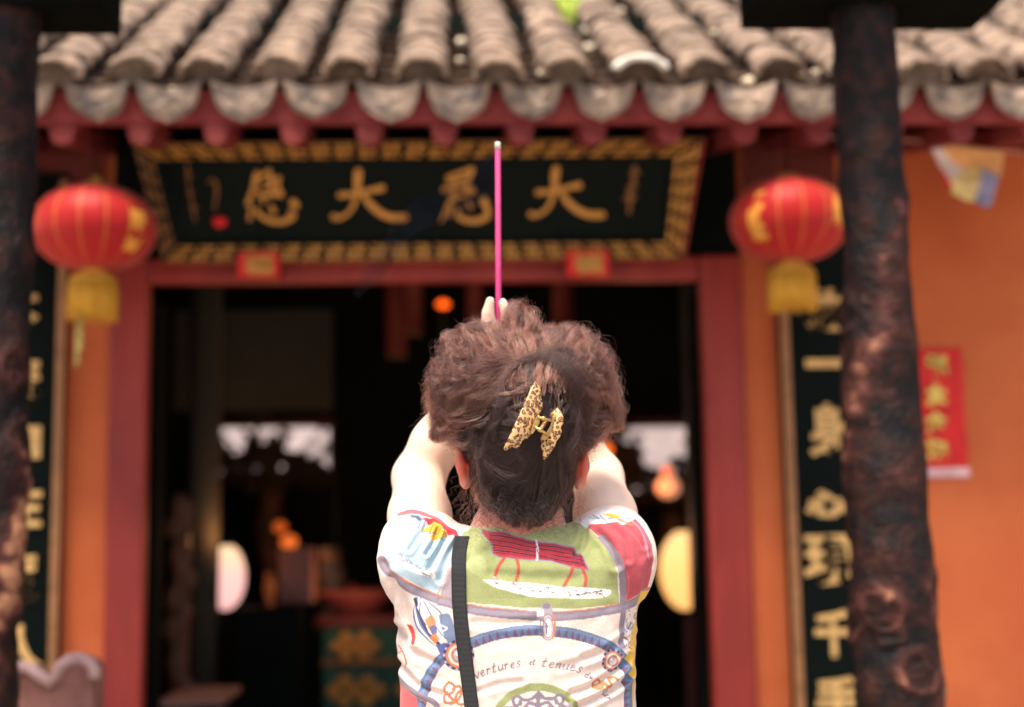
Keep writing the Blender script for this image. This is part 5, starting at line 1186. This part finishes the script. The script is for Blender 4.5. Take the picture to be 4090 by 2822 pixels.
# shrink the core a little under the strands
def hgrad(P, e=.002):
    g_ = np.zeros_like(P)
    for a in range(3): d = np.zeros(3, np.float32); d[a] = e; g_[:,a] = Hm.ev(P+d)-Hm.ev(P-d)
    return g_/(np.linalg.norm(g_, axis=1)[:,None]+1e-9)
gN = hgrad(hV.astype(np.float32)); core = (hV-gN*.013).astype(np.float32); hair.data.vertices.foreach_set('co', core.ravel()); hair.data.update()
CL = Pp(2165, 1690, 2.33)
zmid = Pp(2100, 1690, 2.36)[2]
rng = np.random.default_rng(11)
vis = np.where((gN[:,1] < .45))[0]
def pz(py): return Pp(2100, py, 2.36)[2]
def project(P, lift):
    for _ in range(2):
        d = Hm.ev(P); P = P-hgrad(P)*(d-lift)[:,None]
    return P
def flow(nst, sel, nsteps, step, mode, curl, lift0, lift1, tone_r):
    P0 = hV[rng.choice(sel, nst)].astype(np.float32)+rng.normal(0, .003, (nst,3)).astype(np.float32)
    lift = rng.uniform(lift0, lift1, nst).astype(np.float32); P = project(P0, lift*.3); pts = [P.copy()]
    Nz = lambda Q, s_, sd: np.stack([vnoise(Q, s_, sd), vnoise(Q, s_, sd+1), vnoise(Q, s_, sd+2)], 1)
    for k in range(nsteps):
        g_ = hgrad(P)
        if mode == 'up':      # sweep to the clip
            D = CL+np.array((0,.0,.0))-P; D[:,0] *= 1.25; dist = np.linalg.norm(D, axis=1); D = D/(dist[:,None]+1e-6); D[:,2] += .18*np.sign(D[:,2]); D = D+.16*Nz(P, 16, 1); st = np.minimum(step, dist*.25)
        elif mode == 'out':   # away from the clip over the crown
            D = P-(CL+np.array((0,.02,-.02))); D = D/(np.linalg.norm(D, axis=1)[:,None]+1e-6); D = D+.50*Nz(P, 11, 7); D[:,2] += .10; st = np.full(nst, step)
        elif mode == 'left':  # crown locks falling outward to the sides
            D = np.stack([np.sign(P[:,0]-CL[0])*.8, np.full(nst, .1), -.22*np.ones(nst)], 1)+0.62*Nz(P, 11, 9); st = np.full(nst, step)
        else:
            D = np.stack([np.zeros(nst), np.zeros(nst), -np.ones(nst)], 1)+.9*Nz(P, 25, 3); st = np.full(nst, step)
        D = D-g_*np.sum(D*g_, axis=1)[:,None]; D = D/(np.linalg.norm(D, axis=1)[:,None]+1e-6)
        P = P+D*st[:,None]; t = (k+1)/nsteps; P = project(P.astype(np.float32), lift*(.2+1.1*t))
        pts.append(P.copy())
    G = np.stack(pts, 1)                               # guides (n, s, 3)
    # curl
    T = np.gradient(G, axis=1); T /= np.linalg.norm(T, axis=2)[...,None]+1e-9; up = np.array((.31,-.2,.93)); A = np.cross(T, up); A /= np.linalg.norm(A, axis=2)[...,None]+1e-9; B_ = np.cross(T, A)
    s_ = np.arange(G.shape[1])[None,:]*step; amp = (curl*rng.uniform(.4, 1.3, nst))[:,None]*np.clip(s_/.02, 0, 1)*(.35+.95*s_/s_.max()); wl = rng.uniform(.030, .075, nst)[:,None]; ph = rng.uniform(0, 6.28, nst)[:,None]
    G = G+A*(amp*np.cos(s_/wl*6.28+ph))[...,None]+B_*(amp*np.sin(s_/wl*6.28+ph))[...,None]
    return G
def children(G, nc, spread, frizz):
    n_, s_ = G.shape[:2]; off = rng.normal(0, 1, (n_, nc, 1, 3)); off /= np.maximum(1, np.linalg.norm(off, axis=-1, keepdims=True)/1.6)
    prof = np.linspace(1.0, .55, s_)[None,None,:,None]*spread
    C = G[:,None]+off*prof
    # smooth per-strand wander
    w = rng.normal(0, 1, (n_, nc, 4, 3)); xs = np.linspace(0, 3, s_); i = np.clip(np.floor(xs).astype(int), 0, 2); f = (xs-i); f = f*f*(3-2*f)
    C = C+(w[:,:,i]*(1-f)[None,None,:,None]+w[:,:,i+1]*f[None,None,:,None])*frizz*np.linspace(.2, 1.2, s_)[None,None,:,None]
    return C.reshape(n_*nc, s_, 3)
sets = []
def addset(C, tone, rad): sets.append((C.astype(np.float32), tone, rad))
low = vis[(hV[vis,2] < pz(1660))]; up_ = vis[(hV[vis,2] > pz(1760))]; top_ = vis[(hV[vis,2] > pz(1560))]
inner = (hV[up_,2] < pz(1590)) & (np.abs(hV[up_,0]-Pp(2120,1700,2.34)[0]) < .092) & (gN[up_,1] < -.2); up_ = up_[~inner]; low = vis[(hV[vis,2] < pz(1600))]
def cs(G, nc, sp, fz, m0, m1, r_):
    C = children(G, nc, sp, fz); m_ = np.repeat(rng.uniform(m0, m1, len(G)), nc)+rng.normal(0, .03, len(C)); addset(C, np.clip(m_, .1, 1), r_)
cs(flow(900, low, 16, .011, 'up', .0014, .000, .008, 0), 24, .0026, .0014, .80, 1.0, .00022)
cs(flow(560, up_, 20, .0095, 'out', .0060, .000, .014, 0), 16, .0030, .0022, .42, .92, .00022)
cs(flow(460, up_, 19, .0090, 'left', .0070, .001, .018, 0), 16, .0032, .0026, .38, .88, .00022)
cs(flow(300, top_, 16, .0085, 'out', .0070, .002, .020, 0), 14, .0034, .0028, .28, .62, .00021)  # crown strands paler: light on top of the hair put into their colour
# outer frizz: loose single hairs standing off the outline
sil = np.where((np.abs(gN[:,1]) < .55) & (hV[:,2] > pz(1800)) & ~((hV[:,0] > Pp(1880,1300,2.44)[0]) & (hV[:,0] < Pp(2040,1300,2.44)[0]) & (hV[:,2] > pz(1480))))[0]
C = flow(2200, sil, 15, .0068, 'left', .0075, .006, .024, 0); C = C+rng.normal(0, .0008, C.shape); addset(C, rng.uniform(.40, .70, len(C)), .00013)
C = flow(900, sil, 14, .0068, 'out', .0075, .006, .026, 0); addset(C, rng.uniform(.35, .65, len(C)), .00013)
# back surface flyaways over the dark part
C = flow(500, low, 14, .009, 'up', .004, .004, .012, 0); addset(C, rng.uniform(.7, .9, len(C)), .00014)
# side frizz hanging below the bulges, nape wisps over the collar
def wisps(cnt, xr, yr, Yr, ln, curl, rad, tone, slant=0):
    P0 = np.stack([Pp(rng.uniform(*xr), rng.uniform(*yr), rng.uniform(*Yr)) for _ in range(cnt)]); s_ = 22; t = np.linspace(0, 1, s_); L_ = rng.uniform(.4, 1, cnt)*ln
    D = np.stack([rng.normal(slant, .35, cnt), rng.normal(-.10, .12, cnt), -np.ones(cnt)], 1); D /= np.linalg.norm(D, axis=1)[:,None]
    C = P0[:,None]+D[:,None]*(L_[:,None]*t[None])[...,None]; wl = rng.uniform(.012, .026, cnt)[:,None]; ph = rng.uniform(0, 6.28, cnt)[:,None]; am = (curl*rng.uniform(.4,1.3,cnt))[:,None]*t[None]**.6; s2 = L_[:,None]*t[None]
    C[...,0] += am*np.cos(s2/wl*6.28+ph); C[...,1] += am*np.sin(s2/wl*6.28+ph)*.7; C[...,0] += (t[None]**2)*rng.normal(0,.006,cnt)[:,None]
    addset(C, rng.uniform(*tone, cnt), rad)
wisps(330, (1915, 2265), (1940, 2050), (2.325, 2.355), .052, .0085, .00019, (.88,1.0))
wisps(90, (1880, 2290), (1990, 2060), (2.32, 2.35), .075, .0060, .00018, (.85,.98))
wisps(60, (1840, 1900), (1850, 2040), (2.37, 2.42), .055, .0050, .00014, (.6,.85), -.3)
wisps(60, (2270, 2330), (1880, 2060), (2.37, 2.42), .050, .0050, .00014, (.6,.85), .3)
wisps(60, (1700, 1780), (1580, 1680), (2.38, 2.46), .052, .0070, .00015, (.45,.70), -.1)
wisps(60, (2380, 2445), (1560, 1670), (2.38, 2.46), .050, .0070, .00015, (.40,.68), .15)
# twisted lock rising from the clip and falling to the right
def lock(path, n_, spread, tone, rad, curl=.0015):
    pts = np.array(spline(path, 5)); base = np.stack([Pp(x, y, 2.345) for x, y in pts]).astype(np.float32); base = project(base, np.full(len(base), .006, np.float32)); base = np.repeat(base[None], n_, 0)
    off = rng.normal(0, spread, (n_, 1, 3)); pr = np.sin(np.linspace(.25, 2.7, len(pts)))[None,:,None]; C = base+off*pr; s_ = np.arange(len(pts))[None]*.006; ph = rng.uniform(0, 6.28, (n_,1)); C[...,0] += curl*np.cos(s_/.03*6.28+ph); C[...,2] += curl*np.sin(s_/.03*6.28+ph)
    C += rng.normal(0, .0006, C.shape); addset(C, rng.uniform(*tone, n_), rad)
lock([(2110,1560),(2120,1470),(2170,1420),(2230,1440),(2290,1540),(2350,1620),(2390,1720)], 420, .0085, (.72,.92), .0002)
lock([(2090,1530),(2120,1450),(2190,1440),(2240,1530),(2310,1600),(2370,1640)], 260, .007, (.6,.85), .0002)
lock([(2260,1400),(2220,1370),(2190,1400),(2210,1450),(2260,1460),(2280,1420),(2250,1375)], 300, .006, (.85,.98), .0002)
lock([(2100,1440),(2150,1400),(2220,1370),(2270,1380),(2290,1430)], 160, .006, (.55,.8), .0002)
lock([(1860,1500),(1950,1440),(2040,1420),(2110,1440)], 200, .008, (.55,.8), .0002, .003)
lock([(1900,1780),(1980,1850),(2060,1880),(2090,1830),(2080,1780)], 220, .006, (.7,.9), .0002)
lock([(2010,1760),(2060,1650),(2110,1560)], 160, .007, (.8,.95), .0002)
lock([(2200,1560),(2240,1640),(2230,1720),(2180,1780)], 260, .008, (.75,.93), .0002)
# glossy swoops from behind the left ear to the clip, and loose strands coloured pale as highlights over everything
for q in range(9):
    y0 = 1700+q*24; lock([(1850+q*4,y0),(1905,y0+50),(1990,y0+62-q*4),(2075,y0+30-q*10),(2140,y0-20-q*14)], 150, .0050, (.72+.02*(q % 3),.95), .0002, .0010)
for q in range(5):
    y0 = 1700+q*36; lock([(2318-q*3,y0+40),(2280,y0+20),(2225,y0-20),(2190,y0-60)], 120, .0050, (.78,.96), .0002, .0010)
for q in range(10):
    x0 = 2150+q*14; lock([(2120+q*5,1500-q*3),(x0+20,1455-q*2),(x0+80,1490+q*6),(x0+120,1580+q*8),(x0+130-q*3,1690+q*4)], 110, .0050, (.50+.03*(q % 4),.90), .0002, .0022)
for q in range(8):
    y0 = 1420+q*22; lock([(2120,1490+q*6),(2040,y0+20),(1960,y0+10+q*4),(1880,y0+40+q*6),(1810-q*4,y0+110+q*6)], 90, .0060, (.42+.03*(q % 4),.85), .0002, .0030)
C = flow(650, vis, 20, .0085, 'out', .0075, .007, .013, 0); C = C+rng.normal(0, .0004, C.shape); addset(C, rng.uniform(.20, .50, len(C)), .00017)
C = flow(450, up_, 20, .0085, 'left', .0080, .008, .016, 0); addset(C, rng.uniform(.20, .48, len(C)), .00017)
hc = bpy.data.hair_curves.new('hair_strands'); sizes = [C.shape[1] for C, _, _ in sets for _ in range(len(C))]
hc.add_curves([int(s_) for s_ in sizes])
pos = np.concatenate([C.reshape(-1,3) for C, _, _ in sets]); hc.attributes['position'].data.foreach_set('vector', pos.astype(np.float32).ravel())
rad = np.concatenate([(np.linspace(1, .45, C.shape[1])[None]*r_*np.random.default_rng(5).uniform(.8,1.3,(len(C),1))).ravel() for C, _, r_ in sets])
ra = hc.attributes.get('radius') or hc.attributes.new('radius', 'FLOAT', 'POINT'); ra.data.foreach_set('value', rad.astype(np.float32))
ma = hc.attributes.new('strand_tone', 'FLOAT', 'CURVE'); ma.data.foreach_set('value', np.concatenate([m_ for _, m_, _ in sets]).astype(np.float32))
hc.materials.append(hair_mat('brown_curly_hair'))
ho = bpy.data.objects.new('hair_strands', hc); COL.objects.link(ho); ho.parent = hair
print('strands', len(sizes), 'points', len(pos))
# ------------------------------------------------------------------ claw clip
clip = empty('hair_claw_clip', tuple(Pp(2170, 1700, 2.29)), 'leopard patterned gold claw clip holding the twisted hair', 'hair clip')
def leopard():
    m, nt, b = nodemat('leopard_print_resin'); N = nt.nodes; L = nt.links; tc = N.new('ShaderNodeTexCoord')
    nz = N.new('ShaderNodeTexNoise'); nz.inputs['Scale'].default_value = 120; L.new(tc.outputs['Object'], nz.inputs['Vector']); mxv = N.new('ShaderNodeMix'); mxv.data_type = 'VECTOR'; mxv.inputs[0].default_value = .005; L.new(tc.outputs['Object'], mxv.inputs[4]); L.new(nz.outputs['Color'], mxv.inputs[5])
    vo = N.new('ShaderNodeTexVoronoi'); vo.inputs['Scale'].default_value = 180; vo.inputs['Randomness'].default_value = .9; L.new(mxv.outputs[1], vo.inputs['Vector'])
    rp = N.new('ShaderNodeValToRGB'); cr = rp.color_ramp; cr.interpolation = 'LINEAR'; cr.elements[0].position = 0; cr.elements[0].color = (.30,.13,.03,1); cr.elements[1].position = 1; cr.elements[1].color = (.58,.36,.15,1)
    for p, c in ((.20,(.50,.24,.06,1)),(.27,(.06,.02,.01,1)),(.46,(.08,.03,.012,1)),(.56,(.58,.36,.15,1))): e_ = cr.elements.new(p); e_.color = c
    L.new(vo.outputs['Distance'], rp.inputs[0]); L.new(rp.outputs[0], b.inputs['Base Color']); b.inputs['Roughness'].default_value = .16; b.inputs['Coat Weight'].default_value = .6; b.inputs['Coat Roughness'].default_value = .05
    return m
M['leopard'] = leopard(); M['clipgold'] = mat('polished_gold_metal', (.55,.36,.14), .3, metal=.9, scale=60, var=.1)
def jaw(pts, tilt, name, yoff):
    """curved plate: outline in the hair plane, bulging outwards, thickness 2.5 mm"""
    c = (sum(p[0] for p in pts)/len(pts), sum(p[1] for p in pts)/len(pts)); out = []
    n_ = len(pts)
    def dep(px, py): 
        t = (px-c[0])*tilt/60; return yoff-.012*(1-min(1, (abs(py-c[1])/190))**2)+t*.012
    rings = []
    for f in (1, .86, .62, .34):
        rings.append([W(c[0]+(p[0]-c[0])*f, c[1]+(p[1]-c[1])*f, dep(c[0]+(p[0]-c[0])*f, c[1]+(p[1]-c[1])*f)-.0045*(1-f*f)) for p in pts])
    ctr = W(c[0], c[1], dep(*c)-.0045); V = [p for r_ in rings for p in r_]+[ctr]; m_ = len(V); V += [p+Vector((0,.0035,0)) for p in V]; F = []
    for r_ in range(3):
        for i in range(n_): a = r_*n_+i; b_ = r_*n_+(i+1) % n_; F += [(a, b_, b_+n_, a+n_), (m_+a, m_+a+n_, m_+b_+n_, m_+b_)]
    for i in range(n_): a = 3*n_+i; b_ = 3*n_+(i+1) % n_; F += [(a, b_, m_-1), (m_+a, 2*m_-1, m_+b_)]
    for i in range(n_): a = i; b_ = (i+1) % n_; F.append((a, m_+a, m_+b_, b_))
    return mesh(name, V, F, M['leopard'], clip, True)
j1 = [(2137,1519),(2152,1536),(2162,1560),(2160,1585),(2168,1605),(2167,1628),(2158,1648),(2152,1672),(2140,1690),(2132,1712),(2122,1735),(2112,1750),(2098,1752),(2086,1762),(2078,1780),(2060,1790),(2046,1784),(2032,1793),(2016,1799),(2012,1788),(2030,1750),(2052,1702),(2075,1652),(2098,1602),(2118,1555)]
j2 = [(2226,1628),(2238,1640),(2250,1664),(2250,1690),(2240,1706),(2244,1722),(2238,1742),(2224,1760),(2216,1782),(2204,1800),(2190,1822),(2173,1837),(2166,1826),(2168,1806),(2160,1790),(2162,1770),(2158,1748),(2164,1730),(2182,1735),(2202,1712),(2208,1682),(2200,1650),(2212,1640)]
j1 = [(x+(2095-x)*-.0, y) for x, y in j1]
jaw(j1, 1, 'jaw', 2.300); jaw(j2, -1, 'jaw', 2.302)
# hidden teeth gripping the hair
b = MB()
for t in np.linspace(.1, .9, 6):
    x = 2012+(2137-2012)*t; y = 1799+(1519-1799)*t; p = W(x+6, y, 2.300); b.tube([p, p+Vector((-.006,.018,0)), p+Vector((.004,.036,0))], [.0025,.0022,.001], 6)
b.build('teeth', M['leopard'], clip, True)
# hinge: two curved lugs, two cross pins and a spring
b = MB()
def lug(pts): b.prism([W(x, y, 2.286) for x, y in pts], (0, .004, 0))
lug([(2150,1655),(2160,1662),(2156,1690),(2142,1712),(2128,1732),(2118,1732),(2126,1700),(2138,1672)]); lug([(2208,1660),(2222,1662),(2218,1700),(2200,1735),(2180,1756),(2164,1756),(2164,1742),(2184,1724),(2198,1700)])
b.build('hinge_plate', M['clipgold'], clip, bevel=.0008)
for a, c in (((2148,1666),(2206,1680)), ((2134,1704),(2192,1736))):
    b = MB(); b.tube([W(*a, 2.282), W(*c, 2.282)], .0024, 10); b.tube([W(a[0]+.28*(c[0]-a[0]), a[1]+.28*(c[1]-a[1]), 2.282), W(a[0]+.5*(c[0]-a[0]), a[1]+.5*(c[1]-a[1]), 2.282)], .0040, 10); b.build('hinge_pin', M['clipgold'], clip, True)
b = MB(); n_ = 60; b.tube([W(2158+22*t, 1716-36*t, 2.284)+Vector((.0038*math.cos(t*40), .0038*math.sin(t*40), 0)) for t in np.linspace(0, 1, n_)], .0009, 6); b.build('spring', M['clipgold'], clip, True)
# ------------------------------------------------------------------ incense stick
inc = empty('incense_stick', tuple(K0+ax_*(-.17)), 'single thick magenta incense stick held upright in both hands', 'incense stick')
lo_ = Vector((K0+ax_*(-.17)).tolist()); hi_ = Vector(stk_top.tolist()); ax3 = (hi_-lo_).normalized()
b = MB(); b.tube([lo_, lo_+ax3*.05, hi_-ax3*.014], [.0050,.0053,.0053], 20); b.build('stick', M['magenta'], inc, True)
b = MB(); b.tube([hi_-ax3*.0138, hi_-ax3*.006, hi_-ax3*.001, hi_+ax3*.0004], [.0057,.0056,.0052,.0034], 16); b.build('ash_tip', M['ash'], inc, True)
# smoke wisps: thin curling volumes
def smoke_mat():
    m = bpy.data.materials.new('thin_blue_smoke'); m.use_nodes = True; nt = m.node_tree; nt.nodes.clear(); o = nt.nodes.new('ShaderNodeOutputMaterial'); v = nt.nodes.new('ShaderNodeVolumePrincipled'); nt.links.new(v.outputs[0], o.inputs['Volume'])
    v.inputs['Color'].default_value = (.45,.58,.95,1); tc = nt.nodes.new('ShaderNodeTexCoord'); nz = nt.nodes.new('ShaderNodeTexNoise'); nz.inputs['Scale'].default_value = 34; nz.inputs['Detail'].default_value = 4; nz.inputs['Distortion'].default_value = 1.2; nt.links.new(tc.outputs['Object'], nz.inputs['Vector'])
    mr = nt.nodes.new('ShaderNodeMapRange'); mr.inputs['From Min'].default_value = .56; mr.inputs['From Max'].default_value = .85; mr.inputs['To Min'].default_value = 0; mr.inputs['To Max'].default_value = .2; nt.links.new(nz.outputs['Fac'], mr.inputs['Value']); nt.links.new(mr.outputs[0], v.inputs['Density']); return m
b = MB(); b.tube([W(1975,600,2.7), W(1950,680,2.75), W(1930,740,2.8), W(1850,790,2.85), W(1700,840,2.9), W(1620,900,2.95), W(1480,1110,3.0), W(1420,1180,3.0)], [.010,.022,.024,.034,.034,.026,.018,.008], 12)
o = b.build('incense_smoke', smoke_mat(), None, True); setp(o, 'faint blue wisps of incense smoke drifting left of the stick in front of the plaque', None, None, 'stuff')
# ------------------------------------------------------------------ light
for px, py, Y, e_ in ((1770, 1240, 7.9, 4), (1412, 2330, 7.2, 1.3), (1150, 2120, 7.6, 1.6), (2560, 1900, 8.2, 2.5), (900, 2150, 7.0, 1.0), (2690, 2200, 7.0, 1.5)):     # glow of the lit lamps and candles in the hall
    pl = bpy.data.lights.new('altar_lamp_light', 'POINT'); pl.energy = e_; pl.color = (1, .42, .16); pl.shadow_soft_size = .08; po = bpy.data.objects.new('altar_lamp_light', pl); COL.objects.link(po); po.location = W(px, py, Y)
SUN_EL, SUN_AZ = R(66), R(202)      # azimuth measured from +y clockwise: behind the camera, a little to the left
wd = bpy.data.worlds.new('World'); S.world = wd; wd.use_nodes = True; nt = wd.node_tree; bg = nt.nodes['Background']; sk = nt.nodes.new('ShaderNodeTexSky'); sk.sky_type = 'NISHITA'; sk.sun_disc = False
sk.sun_elevation = SUN_EL; sk.sun_rotation = SUN_AZ; sk.air_density = 1.0; sk.dust_density = 6.0; sk.ozone_density = .5; nt.links.new(sk.outputs[0], bg.inputs[0]); bg.inputs[1].default_value = .125
sd_ = bpy.data.lights.new('sun', 'SUN'); sd_.energy = 2.7; sd_.angle = R(14); sd_.color = (1, .85, .68); so = bpy.data.objects.new('sun', sd_); COL.objects.link(so)
sdir = Vector((math.sin(SUN_AZ)*math.cos(SUN_EL), math.cos(SUN_AZ)*math.cos(SUN_EL), math.sin(SUN_EL)))
so.rotation_euler = sdir.to_track_quat('Z', 'Y').to_euler(); so.location = (0, 0, 20)
S.view_settings.view_transform = 'Standard'; S.view_settings.look = 'None'; S.view_settings.gamma = 1; S.view_settings.exposure = 1.0
S.render.engine = 'CYCLES'
try: S.cycles.use_denoising = True
except Exception: pass
S.cycles.max_bounces = 8; S.cycles.transparent_max_bounces = 8; S.cycles.volume_bounces = 0
